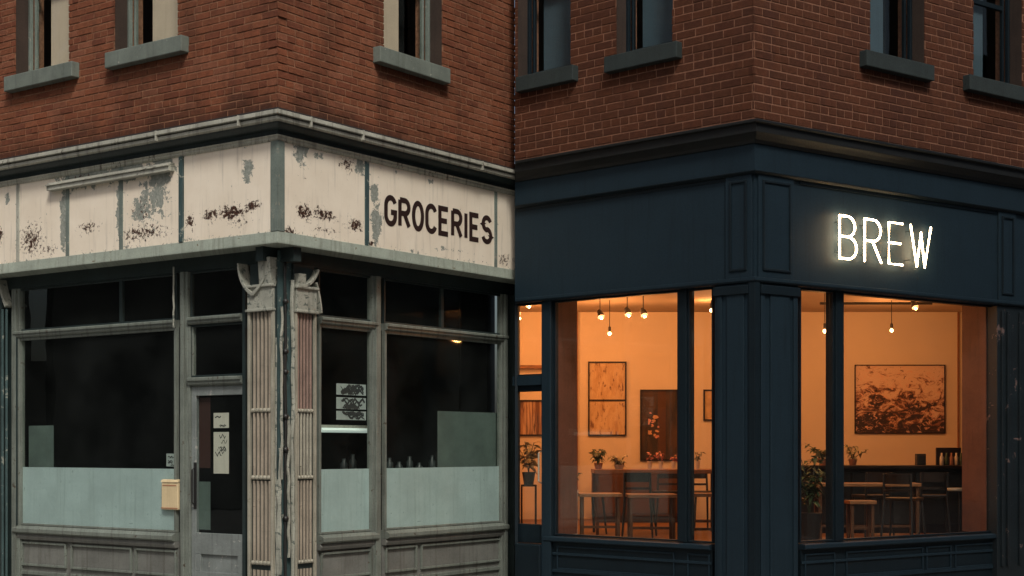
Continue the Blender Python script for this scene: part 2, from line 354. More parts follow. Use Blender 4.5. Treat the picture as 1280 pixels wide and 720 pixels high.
def upwindow(root, fc, ua, ub, za, zb, nb, lay, sillm, framem, blindm, blindspan, label=None):
    """sash window in a brick opening; blindspan = (fraction from, to) of the opening width"""
    wr = .03; wq = .012; n0, n1 = nb - .19, nb - .15
    fr = MB(); fr.fb(fc, ua, ua + wq, n0, n1, za, zb).fb(fc, ub - wr, ub, n0, n1, za, zb).fb(fc, ua + wq, ub - wr, n0, n1, zb - wr, zb).fb(fc, ua + wq, ub - wr, n0, n1, za, za + .05)
    zm = (za + zb) / 2; s = .022
    fr.fb(fc, ua + wq, ua + wr, n0 - .05, n1 - .05, za + .05, zb - wr).fb(fc, ub - wr - s, ub - wr, n0 - .05, n1 - .05, za + .05, zb - wr)
    fr.fb(fc, ua + wr, ub - wr - s, n0 - .05, n1 - .05, zm - .025, zm + .025).fb(fc, ua + wr, ub - wr - s, n0 - .05, n1 - .05, za + .05, za + .10)
    wo = fr.build('window', framem, root, bevel=.004)
    if label: wo['label'] = label
    MB().fb(fc, ub - .004, ub - .0006, nb - .149, nb - .008, za + .001, zb).build('reveal', M['reveal'], wo)  # dark brown strip lining the far jamb of the opening
    MB().fb(fc, ua + wr, ub - wr - s, n0 - .03, n0 - .026, za + .1, zb - wr).build('pane', M['glassU'], wo)
    a = ua + (ub - ua) * blindspan[0]; b = ua + (ub - ua) * blindspan[1]
    MB().fb(fc, a, b, n0 - .075, n0 - .071, za + .02, zb).build('blind', blindm, wo)
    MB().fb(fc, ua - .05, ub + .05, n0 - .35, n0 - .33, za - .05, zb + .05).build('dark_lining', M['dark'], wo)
    MB().fb(fc, lay[0], lay[1], nb - .149, nb + .085, lay[2], lay[3]).build('sill', sillm, wo, bevel=.008)
    return wo

def span(fc, pxa, pxb, n=0):
    a, b = fc.u(pxa, n), fc.u(pxb, n); return (min(a, b), max(a, b))

# =============================================================== BUILDING A: the grocery
A = thing('grocery_building', 'weathered red brick corner shop with peeling cream signboard reading GROCERIES', 'building', (AL.o.x, AL.o.y, 0))
zc = lambda py: zat(py, 12.4)           # heights read at the corner edge
Z_brick0, Z_cor_t, Z_fas_t, Z_fas_b, Z_strip_b = zc(132), zc(144), zc(170), zc(289), zc(305)
ZTOP = 8.2
AL_END = AL.u(-170); NB = -.06
# upper windows (measured on the brick plane)
wA = []
for fc, oa, ob, sa, sb, pxm, sy_t, sy_b in ((AL, 19, 86, 5, 90, 86, 79, 100), (AL, 143, 222, 131, 227, 222, 50, 70), (AR, 480, 553, 475, 563, 480, 64, 82)):
    ua, ub = span(fc, oa, ob, NB); la, lb = span(fc, sa, sb, NB + .08)
    wA.append([fc, ua, ub, la, lb, fc.z(pxm, sy_t, NB), fc.z(pxm, sy_b, NB)])
zst = sum(q[5] for q in wA) / 3; zsb = sum(q[6] for q in wA) / 3
palA = [(.245, .088, .046), (.225, .08, .043), (.26, .095, .05), (.21, .072, .04), (.245, .09, .048), (.255, .088, .046), (.27, .105, .06), (.20, .07, .04)]
for fc, u1, nm in ((AL, AL_END, 'l'), (AR, AR.u(SEAM, NB), 'r')):
    holes = [(q[1], q[2], zst, zst + 1.75) for q in wA if q[0] is fc]
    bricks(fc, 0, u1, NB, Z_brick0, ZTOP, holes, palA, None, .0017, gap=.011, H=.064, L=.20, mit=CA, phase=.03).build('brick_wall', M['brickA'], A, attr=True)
    wallgrid(fc, 0.0, u1, NB - .34, NB - .005, Z_brick0, ZTOP, holes, mit=CA).build('mortar_bed', M['mortA'], A)
for q in wA:
    bs = (0.0, .74) if q[0] is AL else (0.0, .60)
    upwindow(A, q[0], q[1], q[2], zst, zst + 1.75, NB, (q[3], q[4], zsb, zst), M['stoneA'], M['teal'], M['blindA'], bs)
# flashing and cornice
for fc, end in ((AL, AL_END), (AR, endA)):
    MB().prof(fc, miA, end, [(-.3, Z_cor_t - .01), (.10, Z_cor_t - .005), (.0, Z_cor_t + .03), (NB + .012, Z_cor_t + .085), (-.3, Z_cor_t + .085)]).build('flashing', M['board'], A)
    MB().prof(fc, miA, end, [(-.3, Z_cor_t - .085), (.15, Z_cor_t - .085), (.165, Z_cor_t - .078), (.168, Z_cor_t - .052), (.135, Z_cor_t - .050), (.135, Z_cor_t - .040), (.19, Z_cor_t - .038), (.19, Z_cor_t - .004), (.165, Z_cor_t - .004), (-.3, Z_cor_t - .012)]).build('cornice', M['greymetal'], A, bevel=.003)
    MB().prof(fc, miA, end, [(-.3, Z_fas_t), (.04, Z_fas_t), (.05, Z_fas_t + .035), (.09, Z_fas_t + .05), (.12, Z_cor_t - .10), (.13, Z_cor_t - .087), (-.3, Z_cor_t - .087)]).build('cornice_cove', M['darkteal'], A)
    MB().prof(fc, miA, end, [(-.3, Z_fas_t - .045), (.03, Z_fas_t - .045), (.05, Z_fas_t - .03), (.055, Z_fas_t - .012), (.07, Z_fas_t - .008), (.07, Z_fas_t - .001), (-.3, Z_fas_t - .001)]).build('fascia_top_rail', M['greymetal'], A, bevel=.003)
    MB().prof(fc, miA, end, [(-.3, Z_strip_b), (.055, Z_strip_b), (.055, Z_strip_b + .012), (.035, Z_fas_b - .004), (-.3, Z_fas_b - .004)]).build('fascia_bottom_rail', M['strip'], A, bevel=.003)
# cornice joint clips
for fc, pxs in ((AL, (194, 297)), (AR, (390, 455, 604))):
    for px in pxs:
        u = fc.u(px, .19); MB().fb(fc, u - .008, u + .008, .12, .193, Z_cor_t - .088, Z_cor_t + .001).build('joint_clip', M['greymetal'], A, bevel=.003)
# fascia panels on a fine grid carrying a wear map
wear = {'AL': ([  # (px,py,rx,ry,strength) peeling to grey | rust
    (108, 222, 52, 13, 1.1), (160, 215, 30, 12, 1.1), (205, 212, 22, 22, .95), (195, 245, 28, 32, .66), (178, 262, 18, 22, .6), (82, 275, 7, 44, .85), (152, 262, 6, 45, .9), (312, 212, 10, 18, .7), (12, 250, 7, 10, .6), (250, 180, 60, 5, .5), (30, 330, 60, 4, .6)],
    [(42, 300, 26, 24, .62), (62, 312, 22, 10, .5), (112, 285, 18, 9, .6), (180, 292, 44, 11, .62), (180, 265, 20, 24, .4), (240, 277, 9, 9, .7), (265, 270, 12, 9, .7), (292, 266, 22, 10, .8), (318, 258, 12, 7, .8), (300, 278, 22, 8, .45), (3, 295, 5, 13, .8), (105, 222, 30, 6, .5)]),
    'AR': ([(374, 190, 12, 16, .8), (447, 206, 10, 12, .75), (396, 196, 10, 5, .6), (466, 240, 7, 14, .9), (468, 280, 9, 26, .95), (535, 226, 6, 8, .5), (440, 192, 20, 5, .5), (540, 216, 60, 5, .5), (352, 300, 20, 6, .8), (560, 312, 50, 5, .35)],
    [(378, 266, 13, 11, .72), (402, 269, 22, 8, .72), (441, 282, 14, 9, .7), (431, 205, 12, 12, .62), (358, 292, 12, 8, .8), (337, 288, 12, 9, .7), (402, 288, 30, 5, .45), (378, 222, 3, 3, .5), (453, 196, 7, 6, .8), (460, 305, 12, 5, .6), (628, 325, 12, 10, .6)])}
def fpanel(fc, key, ua, ub, lab=None):
    nu = max(3, int((ub - ua) / .018)); z0, z1 = Z_fas_b - .006, Z_fas_t - .044; nz = int((z1 - z0) / .018)
    me = bpy.data.meshes.new('fascia_panel'); vs_, fs, cols, uvs = [], [], [], []
    Gp = [(fc.u(e[0]), fc.z(e[0], e[1]), e[2] / 148, e[3] / 148, e[4]) for e in wear[key][0]]; Rp = [(fc.u(e[0]), fc.z(e[0], e[1]), e[2] / 148 * 1.2, e[3] / 148, e[4]) for e in wear[key][1]]
    for j in range(nz + 1):
        for i in range(nu + 1):
            u = ua + (ub - ua) * i / nu; z = z0 + (z1 - z0) * j / nz
            nn = .018 + .0022 * noise.noise(Vector((u * 2.3, z * 2.3, 5)))
            vs_.append(fc.P(u, nn, z) - A.location); uvs.append((u + (9 if key == 'AR' else 0), z))
            def fld(L):
                v = 0
                for (cu, cz, ru, rz_, s) in L:
                    d = ((u - cu) / ru) ** 2 + ((z - cz) / rz_) ** 2; v = max(v, 1.18 * s * math.exp(-d * .8))
                return v
            edge = max(0, 1 - min(u - ua, ub - u) / .05) * .30 + max(0, 1 - (z - z0) / .06) * .28
            cols.append((max(fld(Gp), edge), max(fld(Rp), max(0, 1 - (z - z0) / .08) * .28), 0, 1))
    for j in range(nz):
        for i in range(nu):
            a = j * (nu + 1) + i; fs.append((a, a + 1, a + nu + 2, a + nu + 1))
    me.from_pydata(vs_, [], fs); uvl = me.uv_layers.new(name='UVMap')
    for l in me.loops: uvl.data[l.index].uv = uvs[l.vertex_index]
    ca = me.attributes.new('wear', 'FLOAT_COLOR', 'POINT')
    for i, c in enumerate(cols): ca.data[i].color = c
    me.materials.append(M['fascia']); o = bpy.data.objects.new('fascia_panel', me); COL.objects.link(o); o.parent = A
    so_ = o.modifiers.new('s', 'SOLIDIFY'); so_.thickness = .012; so_.offset = 0
    if lab: o['label'] = lab
    return o
plA = [(-165, 22), (22, 84), (84, 151), (151, 228), (228, 347)]
for i, (a, b) in enumerate(plA):
    ua, ub = span(AL, a, b, .018)
    if b == 347: ua = .0
    fpanel(AL, 'AL', max(ua, -.01), ub)
for i, (a, b) in enumerate([(347, 459), (459, 620), (620, SEAM)]):
    ua, ub = span(AR, a, b, .018)
    gp = fpanel(AR, 'AR', max(ua, -.01), ub, 'cream panel painted with the word GROCERIES' if i == 1 else None)
    if i == 1: groc_panel = gp
# battens between panels
for fc, px, wd, mm in ((AL, 22, .05, 'fascia'), (AL, 84, .05, 'teal'), (AL, 151, .05, 'teal'), (AL, 227, .05, 'tealpeel'), (AR, 459, .055, 'tealpeel'), (AR, 620, .045, 'teal')):
    if px == 22: mm = 'greymetal'
    u = fc.u(px, .03); MB().prof(fc, u - wd / 2, u + wd / 2, [(.0, Z_fas_b - .004), (.032 if px != 227 else .045, Z_fas_b - .004), (.032 if px != 227 else .045, Z_fas_t - .046), (0, Z_fas_t - .046)]).build('batten', M[mm], A, bevel=.004)
cb_ = MB()
cb_.fb(AL, miA, .045, .0, .04, Z_fas_b - .004, Z_fas_t - .046); cb_.fb(AR, miA, .045, .0, .04, Z_fas_b - .004, Z_fas_t - .046)
cb_.build('corner_batten', M['teal'], A, bevel=.004)
# fascia core (solid box behind)
MB().fb(AL, 0, AL_END, -.30, .008, Z_strip_b + .002, Z_cor_t - .02).build('fascia_core', M['darkteal'], A)
MB().fb(AR, .31, AR.u(SEAM, 0) - .002, -.30, .008, Z_strip_b + .002, Z_cor_t - .02).build('fascia_core', M['darkteal'], A)
# loose moulding hanging across the left fascia
za_, zb_ = AL.z(58, 234, .09), AL.z(211, 208, .09); ua_, ub_ = AL.u(58, .09), AL.u(211, .09)
mb = MB()
for dn, dz0, dz1 in ((.09, -.035, .004), (.105, .006, .02), (.08, .022, .04)):
    ids = []
    for (u, z) in ((ua_, za_), (ub_, zb_)):
        ids.append([mb.vert(AL.P(u, n, z + dz)) for n, dz in ((.02, dz0), (dn, dz0), (dn, dz1), (.02, dz1))])
    a, b = ids
    for i in range(4): mb.face([a[i], a[(i + 1) % 4], b[(i + 1) % 4], b[i]])
    mb.face(a[::-1]); mb.face(b)
o = mb.build('loose_moulding', M['greymetal'], A, bevel=.003)
# lettering
def arc(cx, cy, rx, ry, a0, a1, n=14): return [(cx + rx * math.cos(R(a0 + (a1 - a0) * i / n)), cy + ry * math.sin(R(a0 + (a1 - a0) * i / n))) for i in range(n + 1)]
def glyph(ch, w=.56):
    h = w / 2; t = .0
    if ch == 'O': return [arc(h, .5, h, .5, 90, 450, 28)]
    if ch == 'C': return [arc(h, .68, h, .32, 22, 180, 12) + arc(h, .32, h, .32, 180, 338, 12)]
    if ch == 'G': return [arc(h, .68, h, .32, 22, 180, 12) + arc(h, .32, h, .32, 180, 352, 12) + [(w, .45), (h * 1.05, .45)]]
    if ch == 'R': return [[(0, 0), (0, 1)], [(0, 1), (h, 1)] + arc(h * 1.05, .745, h * .9, .255, 90, -90, 10) + [(0, .49)], [(h * .95, .49), (w, 0)]]
    if ch == 'B': return [[(0, 0), (0, 1)], [(0, 1), (h * .8, 1)] + arc(h * .95, .76, h * .85, .24, 90, -90, 10) + [(0, .52)], [(h * .8, .52)] + arc(h * 1.0, .26, h, .26, 90, -90, 10) + [(0, 0)]]
    if ch == 'E': return [[(w * .95, 1), (0, 1), (0, 0), (w * .95, 0)], [(0, .51), (w * .82, .51)]]
    if ch == 'I': return [[(.05, 0), (.05, 1)]]
    if ch == 'S': return [arc(h, .745, h * .93, .255, 20, 180, 10) + arc(h, .745, h * .93, .255, 180, 262, 5) + arc(h, .26, h, .26, 82, 0, 6) + arc(h, .26, h, .26, 0, -165, 10)]
    if ch == 'W': return [[(0, 1), (w * .3, 0), (w * .5, .85), (w * .68, 0), (w * .98, 1)]]
def ribbon(mb, fc, pts, wd, n, uo, zo, sx, sz):
    P2 = [Vector((uo + x * sx, zo + y * sz)) for x, y in pts]; closed = (P2[0] - P2[-1]).length < 1e-5; L, Rr = [], []
    for i, p in enumerate(P2):
        if closed and i in (0, len(P2) - 1): d0, d1 = (P2[-1] - P2[-2]).normalized(), (P2[1] - P2[0]).normalized()
        else:
            d0 = (p - P2[i - 1]).normalized() if i else (P2[1] - p).normalized(); d1 = (P2[i + 1] - p).normalized() if i < len(P2) - 1 else d0
        t = (d0 + d1).normalized(); nn = Vector((-t.y, t.x)); k = wd / 2 / max(.45, abs(nn.dot(Vector((-d0.y, d0.x)))))
        L.append(p + nn * k); Rr.append(p - nn * k)
    for i in range(len(P2) - 1): mb.poly([fc.P(q.x, n, q.y) for q in (L[i], Rr[i], Rr[i + 1], L[i + 1])], [(q.x, q.y) for q in (L[i], Rr[i], Rr[i + 1], L[i + 1])])
u0, u1 = AR.u(482.5, .026), AR.u(613.5, .026); zb0 = AR.z(490, 280, .026); hgt = AR.z(490, 247.5, .026) - zb0
word = 'GROCERIES'; wd_ = {'I': .0}; gw = .50; gap_ = .25
tot = sum((.1 if c == 'I' else gw) for c in word) + gap_ * (len(word) - 1); sx = (u1 - u0) / tot; x = 0
for i, c in enumerate(word):
    lm = MB(); st_w = .05
    for j, s_ in enumerate(glyph(c, gw)): ribbon(lm, AR, s_, st_w, .0262 + j * .0003, u0 + x * sx, zb0, sx, hgt)
    o = lm.build('letter', M['letter'], groc_panel); o['label'] = 'painted letter ' + c
    x += (.1 if c == 'I' else gw) + gap_
# --- shopfront A ---
NS = -.22                               # shopfront plane
zAL = lambda px, py, n=NS: AL.z(px, py, n); zAR = lambda px, py, n=NS: AR.z(px, py, n)
z_tb_t, z_tb_b = (zAL(120, 404) + zAR(520, 412)) / 2, (zAL(120, 412) + zAR(520, 421)) / 2     # transom bar
z_film = zAL(130, 585); z_sill_t = (zAL(130, 655) + zAR(520, 666)) / 2; z_sill_b = z_sill_t - .13
z_head = Z_strip_b - .12
def transombar(fc, ua, ub, z0, z1, par=A):
    MB().prof(fc, ua, ub, [(NS - .03, z0), (NS + .035, z0), (NS + .05, z0 + .012), (NS + .05, (z0 + z1) / 2), (NS + .065, (z0 + z1) / 2 + .004), (NS + .065, z1 - .008), (NS + .05, z1), (NS - .03, z1)]).build('transom_bar', M['frame'], par, bevel=.002)
def post(fc, pxa, pxb, z0, z1, n0=NS - .03, n1=NS + .055, m='frame', par=A, nm='mullion'):
    a, b = span(fc, pxa, pxb, n1); w_ = b - a
    return MB().prof(fc, a, b, [(n0, z0), (n1 - .02, z0), (n1 - .02, z1), (n0, z1)]).prof(fc, a + w_ * .28, b - w_ * .28, [(n1 - .0195, z0), (n1, z0), (n1, z1), (n1 - .0195, z1)]).build(nm, M[m], par, bevel=.003)
def shopwin(fc, pxa, pxb, par=A, film=True):
    ua, ub = span(fc, pxa, pxb, NS); b_ = .028; z0, z1 = z_sill_t, z_tb_b
    fr = MB().fb(fc, ua, ua + b_, NS - .02, NS + .02, z0, z1).fb(fc, ub - b_, ub, NS - .02, NS + .02, z0, z1).fb(fc, ua + b_, ub - b_, NS - .02, NS + .02, z1 - b_, z1).fb(fc, ua + b_, ub - b_, NS - .02, NS + .02, z0, z0 + .02)
    wo = fr.build('shop_window', M['frame'], par, bevel=.003)
    MB().fb(fc, ua + b_, ub - b_, NS - .004, NS, z0 + .02, z1 - b_).build('pane', M['glassA' if fc is AL else 'glassC'], wo)
    if film: MB().fb(fc, ua + b_ + .002, ub - b_ - .002, NS - .012, NS - .006, z0 + .02, z_film).build('whitewashed_film', M['film'], wo)
    return wo
def transomwin(fc, pxs, par=A, ztop=None, zbot=None):
    ztop = ztop or z_head; zbot = zbot or z_tb_t
    for a, b in zip(pxs, pxs[1:]):
        ua, ub = span(fc, a, b, NS); b_ = .02
        fr = MB().fb(fc, ua, ua + b_, NS - .02, NS + .012, zbot, ztop).fb(fc, ub - b_, ub, NS - .02, NS + .012, zbot, ztop).fb(fc, ua + b_, ub - b_, NS - .02, NS + .012, ztop - b_, ztop).fb(fc, ua + b_, ub - b_, NS - .02, NS + .012, zbot, zbot + b_)
        wo = fr.build('transom_window', M['darkteal'], par, bevel=.003); MB().fb(fc, ua + b_, ub - b_, NS - .004, NS, zbot + b_, ztop - b_).build('pane', M['glassA' if fc is AL else 'glassC'], wo)
AEND = AL.u(-120, NS); AREND = lambda n: AR.u(SEAM, n)
# header board under fascia
MB().fb(AL, 0, AEND, NS - .06, NS + .03, z_head, Z_strip_b + .002).build('header_board', M['darkteal'], A)
MB().fb(AR, 0.02, AREND, NS - .06, NS + .03, z_head, Z_strip_b + .001).build('header_board', M['darkteal'], A)
# left bay
post(AL, 12, 22, 0, z_head); post(AL, 222.5, 232, 0, z_head); post(AL, 232.5, 239, 0, z_tb_b, NS - .03, NS + .03, nm='door_jamb')
o_winL = shopwin(AL, 22.5, 222)
transomwin(AL, (23, 152, 222)); transombar(AL, *span(AL, 22.5, 222, NS), z_tb_b, z_tb_t)
MB().fb(AL, *span(AL, 22.5, 26, NS), NS - .02, NS + .05, z_sill_t, z_tb_b).build('mullion', M['darkteal'], A)
# sill mouldings + stall riser
def riser(fc, pxa, pxb, pans, extra=()):
    ua, ub = span(fc, pxa, pxb, NS)
    MB().prof(fc, ua, ub, [(NS - .05, z_sill_b + .05), (NS + .05, z_sill_b + .05), (NS + .075, z_sill_b + .065), (NS + .075, z_sill_t - .03), (NS + .06, z_sill_t - .022), (NS + .03, z_sill_t - .004), (NS - .05, z_sill_t)]).build('sill', M['frame'], A, bevel=.003)
    MB().prof(fc, ua, ub, [(NS - .05, z_sill_b - .01), (NS + .03, z_sill_b - .01), (NS + .045, z_sill_b + .02), (NS + .03, z_sill_b + .049), (NS - .05, z_sill_b + .049)]).build('apron_moulding', M['riser'], A, bevel=.003)
    MB().fb(fc, ua, ub, NS - .06, NS - .012, .0, z_sill_b - .012).build('stall_riser', M['riser'], A)
    zp1 = z_sill_b - .03; zp0 = zp1 - .24
    for a, b in pans:
        pa, pb = span(fc, a, b, NS); t = .022
        fr = MB()
        for q0, q1, y0, y1 in ((pa, pa + t, zp0, zp1), (pb - t, pb, zp0, zp1), (pa + t, pb - t, zp1 - t, zp1), (pa + t, pb - t, zp0, zp0 + t)): fr.fb(fc, q0, q1, NS - .0115, NS + .012, y0, y1)
        po = fr.build('panel_bead', M['frame'], A, bevel=.003)
        zq1 = zp0 - .05
        fr = MB()
        for q0, q1, y0, y1 in ((pa, pa + t, .25, zq1), (pb - t, pb, .25, zq1), (pa + t, pb - t, zq1 - t, zq1), (pa + t, pb - t, .25, .25 + t)): fr.fb(fc, q0, q1, NS - .0115, NS + .012, y0, y1)
        fr.build('panel_bead', M['frame'], A, bevel=.003)
riser(AL, 22.5, 222, ((27, 83), (89, 165), (169, 221)))
# far left dark bay with its pilaster
MB().fb(AL, *span(AL, 11.5, -30, NS), NS - .06, NS + .09, 0, z_head).build('side_pier', M['darkteal'], A, bevel=.01)
for px in (3, 8): MB().fb(AL, *span(AL, px - 1, px + 1, NS + .1), NS + .0905, NS + .105, 0, z_head - .2).build('pier_rib', M['tealpeel'], A, bevel=.004)
MB().fb(AL, AL.u(-30, NS), AEND, NS - .06, NS, 0, z_head).build('side_wall', M['darkteal'], A)
# door bay
transomwin(AL, (239, 306)); transombar(AL, *span(AL, 239.5, 306, NS), z_tb_b + .01, z_tb_t + .01)
z_db_t, z_db_b = zAL(272, 471), zAL(272, 481)
transomwin(AL, (239, 306), ztop=z_tb_b + .008, zbot=z_db_t)
transombar(AL, *span(AL, 239.5, 306, NS), z_db_b, z_db_t)
z_do_t = zAL(272, 483); da, db = span(AL, 240.5, 306, NS); ga, gb = span(AL, 246, 304.5, NS); gz0, gz1 = zAL(275, 667), zAL(275, 494)
MB().fb(AL, da, db, NS - .03, NS + .01, z_do_t, z_db_b).build('door_jamb', M['frame'], A)
dm = MB().fb(AL, da, ga, NS - .03, NS + .012, .14, z_do_t).fb(AL, gb, db, NS - .03, NS + .012, .14, z_do_t).fb(AL, ga, gb, NS - .03, NS + .012, gz1, z_do_t)
pz1 = gz0 - .19; pa, pb = span(AL, 252, 298, NS)
dm.fb(AL, ga, gb, NS - .03, NS + .012, pz1, gz0).fb(AL, ga, pa, NS - .03, NS + .012, .4, pz1).fb(AL, pb, gb, NS - .03, NS + .012, .4, pz1).fb(AL, ga, gb, NS - .03, NS + .012, .14, .4)
door = dm.build('door', M['doorpaint'], A, bevel=.004)
MB().fb(AL, pa, pb, NS - .028, NS - .01, .4, pz1).build('door_panel', M['doorpaint'], door)
MB().fb(AL, ga, gb, NS - .006, NS - .002, gz0, gz1).build('pane', M['glassA'], door)
hm = MB(); hu = AL.u(240.2, NS + .05)
hm.tube([AL.P(hu, NS + .012, zAL(240, 583)), AL.P(hu, NS + .05, zAL(240, 587)), AL.P(hu, NS + .05, zAL(240, 628)), AL.P(hu, NS + .012, zAL(240, 632))], .008)
hm.fb(AL, hu - .018, hu + .018, NS + .0125, NS + .017, zAL(240, 636), zAL(240, 578)); hm.build('handle', M['black'], door)
MB().fb(AL, AL.u(306, NS), AL.u(310, NS), NS - .04, NS + .03, 0, z_head).build('door_jamb', M['darkteal'], A)
# right bay
post(AR, 467.5, 478.5, 0, z_head); post(AR, 629.5, 637, 0, z_head)
MB().fb(AR, AR.u(637, NS), AREND, NS - .06, NS + .06, 0, z_head).build('end_pier', M['darkteal'], A)
shopwin(AR, 397, 467); shopwin(AR, 479, 630); transomwin(AR, (397, 467)); transomwin(AR, (479, 552, 630))
transombar(AR, *span(AR, 397, 467, NS), z_tb_b, z_tb_t); transombar(AR, *span(AR, 479, 630, NS), z_tb_b, z_tb_t)
riser(AR, 397, 467, ((401, 464),)); riser(AR, 479, 630, ((482, 521), (526, 628)))
# corner pilasters
NP = -.10
def pilaster(fc, pxa, pxb, mshaft, pan_rows, lab):
    ua, ub = span(fc, pxa, pxb, NP); W = ub - ua; zt = z_head + .0
    core = MB().fb(fc, ua, ub, NS - .06, NP - .03, 0, zt); po = core.build('pilaster', M['darkteal'], A, bevel=.005); po['label'] = lab
    edge = MB().fb(fc, ua, ua + W * .09, NP - .0295, NP, 0, zc(384)).fb(fc, ub - W * .09, ub, NP - .0295, NP, 0, zc(384)); edge.build('edge_bead', M['bead'], po, bevel=.004)
    nr = 5; a0, a1 = ua + W * .12, ub - W * .12; rw = (a1 - a0) / nr
    for zz0, zz1, mm in pan_rows:
        fl = MB()
        for i in range(nr):
            c = a0 + rw * (i + .5); r_ = rw * .33; seg = 6
            lo, hi = [], []
            for k in range(seg + 1):
                an = math.pi * k / seg; uu = c - r_ * math.cos(an); n_ = NP - .0295 + r_ * 1.1 * math.sin(an)
                lo.append(fl.vert(fc.P(uu, n_, zz0), (uu, zz0))); hi.append(fl.vert(fc.P(uu, n_, zz1), (uu, zz1)))
            for k in range(seg): fl.face([lo[k], lo[k + 1], hi[k + 1], hi[k]])
            fl.face(lo[::-1]); fl.face(hi)
        fl.build('fluted_shaft', M[mm], po)
        bd = MB()
        for i in range(nr):
            c = a0 + rw * (i + .5); bd.ball(fc.P(c, NP - .012, zz0 - .012), rw * .42, 8)
        bd.fb(fc, a0, a1, NP - .0295, NP - .014, zz0 - .028, zz0 + .004); bd.build('bead_band', M['bead'], po)
    # capital
    cz0, cz1 = zc(384), zc(352)
    MB().fb(fc, ua + .004, ub - .004, NP - .0295, NP + .006, cz0, cz1).fb(fc, ua - .008, ub + .008, NP - .0295, NP + .022, cz0 - .012, cz0 + .012).fb(fc, ua - .01, ub + .01, NP - .0295, NP + .026, cz1 - .02, cz1 + .004).build('capital', M['cap'], po, bevel=.006)
    return po, ua, ub
pL, la_, lb_ = pilaster(AL, 309, 341, 'flute', [(zc(510), zc(386), 'flute'), (zc(596), zc(515), 'flute'), (zc(705), zc(602), 'flute'), (.1, zc(716), 'flute')], 'beige fluted pilaster beside the door')
pR, ra_, rb_ = pilaster(AR, 370, 396, 'flute', [(zc(510), zc(386), 'flutered'), (zc(596), zc(515), 'bead'), (zc(705), zc(602), 'flute'), (.1, zc(716), 'flute')], 'rust pink fluted pilaster by the right windows')
def strip(mb, fc, pts, wdt, th):
    """curved iron strip; pts are (u, z) ; width runs along the facade normal"""
    a = []
    for i, (u, z) in enumerate(pts):
        p0, p1 = pts[max(0, i - 1)], pts[min(len(pts) - 1, i + 1)]; t = Vector((p1[0] - p0[0], p1[1] - p0[1])).normalized(); q = Vector((-t.y, t.x)) * th * (1 - .5 * i / len(pts))
        a.append([mb.vert(fc.P(u + q.x * s1, nn, z + q.y * s1)) for s1, nn in ((-1, NP - .09), (-1, NP + wdt), (1, NP + wdt), (1, NP - .09))])
    for x_, y_ in zip(a, a[1:]):
        for k in range(4): mb.face([x_[k], x_[(k + 1) % 4], y_[(k + 1) % 4], y_[k]])
    mb.face(a[0][::-1]); mb.face(a[-1])
def bez(p0, p1, p2, n=10): return [((1 - t) ** 2 * p0[0] + 2 * t * (1 - t) * p1[0] + t * t * p2[0], (1 - t) ** 2 * p0[1] + 2 * t * (1 - t) * p1[1] + t * t * p2[1]) for t in [i / n for i in range(n + 1)]]
U = lambda fc, px: fc.u(px, NP)
bm_ = MB()
strip(bm_, AL, bez((U(AL, 318), zc(364)), (U(AL, 301), zc(350)), (U(AL, 300), zc(322))), .03, .016)
strip(bm_, AL, bez((U(AL, 318), zc(364)), (U(AL, 330), zc(352)), (U(AL, 341), zc(330))), .03, .016)
bm_.prof(AL, U(AL, 341), U(AL, 326), [(NP - .05, zc(352)), (NP + .02, zc(352)), (NP + .04, zc(318)), (NP - .05, zc(318))])
bm_.build('bracket', M['cap'], pL, bevel=.003)
bm_ = MB()
strip(bm_, AR, bez((U(AR, 370), zc(352)), (U(AR, 388), zc(354)), (U(AR, 396), zc(328))), .03, .016)
strip(bm_, AR, bez((U(AR, 394), zc(345)), (U(AR, 399), zc(362)), (U(AR, 401), zc(384))), .02, .010)
bm_.prof(AR, U(AR, 371), U(AR, 380), [(NP - .05, zc(352)), (NP + .02, zc(352)), (NP + .03, zc(336)), (NP - .05, zc(336))])
bm_.build('bracket', M['cap'], pR, bevel=.003)
bm_ = MB(); strip(bm_, AL, bez((AL.u(9, NS + .1), AL.z(9, 385, NS)), (AL.u(3, NS + .1), AL.z(5, 372, NS)), (AL.u(0, NS + .1), AL.z(2, 352, NS))), .0, .016); bm_.build('bracket', M['cap'], A)
# corner post between the pilasters (two flats meeting), torn edges and a conduit
cp = MB().fb(AL, lambda n: -n * CA, la_ - .002, NS - .06, NP - .05, 0, z_head + .1).build('corner_post', M['tealpeel'], A, bevel=.004)
MB().fb(AR, lambda n: -n * CA, ra_ - .002, NS - .06, NP - .05, 0, z_head + .1).build('corner_post', M['tealpeel'], A, bevel=.004)
def wob(fc, px, y0, y1, n, amp, r, m, name, seg=7, steps=26):
    mb = MB(); pts, rr = [], []
    for i in range(steps + 1):
        t = i / steps; pts.append(fc.P(fc.u(px, n) + amp * noise.noise(Vector((px, t * 7, 1))), n + .3 * amp * noise.noise(Vector((px, t * 6, 4))), zc(y0) + (zc(y1) - zc(y0)) * t)); rr.append(r * (1 + .35 * noise.noise(Vector((px, t * 15, 9)))))
    mb.tube(pts, rr, seg); return mb
cm = wob(AR, 356.5, 322, 800, -.13, .010, .013, None, 'x', steps=40)
for py in (373, 437, 463, 520, 562, 650): cm.ball(AR.P(AR.u(356.5, -.13), -.125, zc(py)), .026, 8)
cm.build('conduit', M['black'], A, smooth=True)
for fc, px, y0, y1, n, am, r in ((AR, 366, 345, 760, -.12, .02, .018), (AR, 352, 380, 600, -.125, .02, .012), (AL, 348, 600, 760, -.12, .015, .013), (AR, 361, 520, 700, -.12, .03, .014), (AL, 345, 420, 760, -.125, .012, .007), (AL, 350, 560, 720, -.12, .02, .012)):
    wob(fc, px, y0, y1, n, am, r, None, 'x').build('torn_flashing', M['cap'], A)
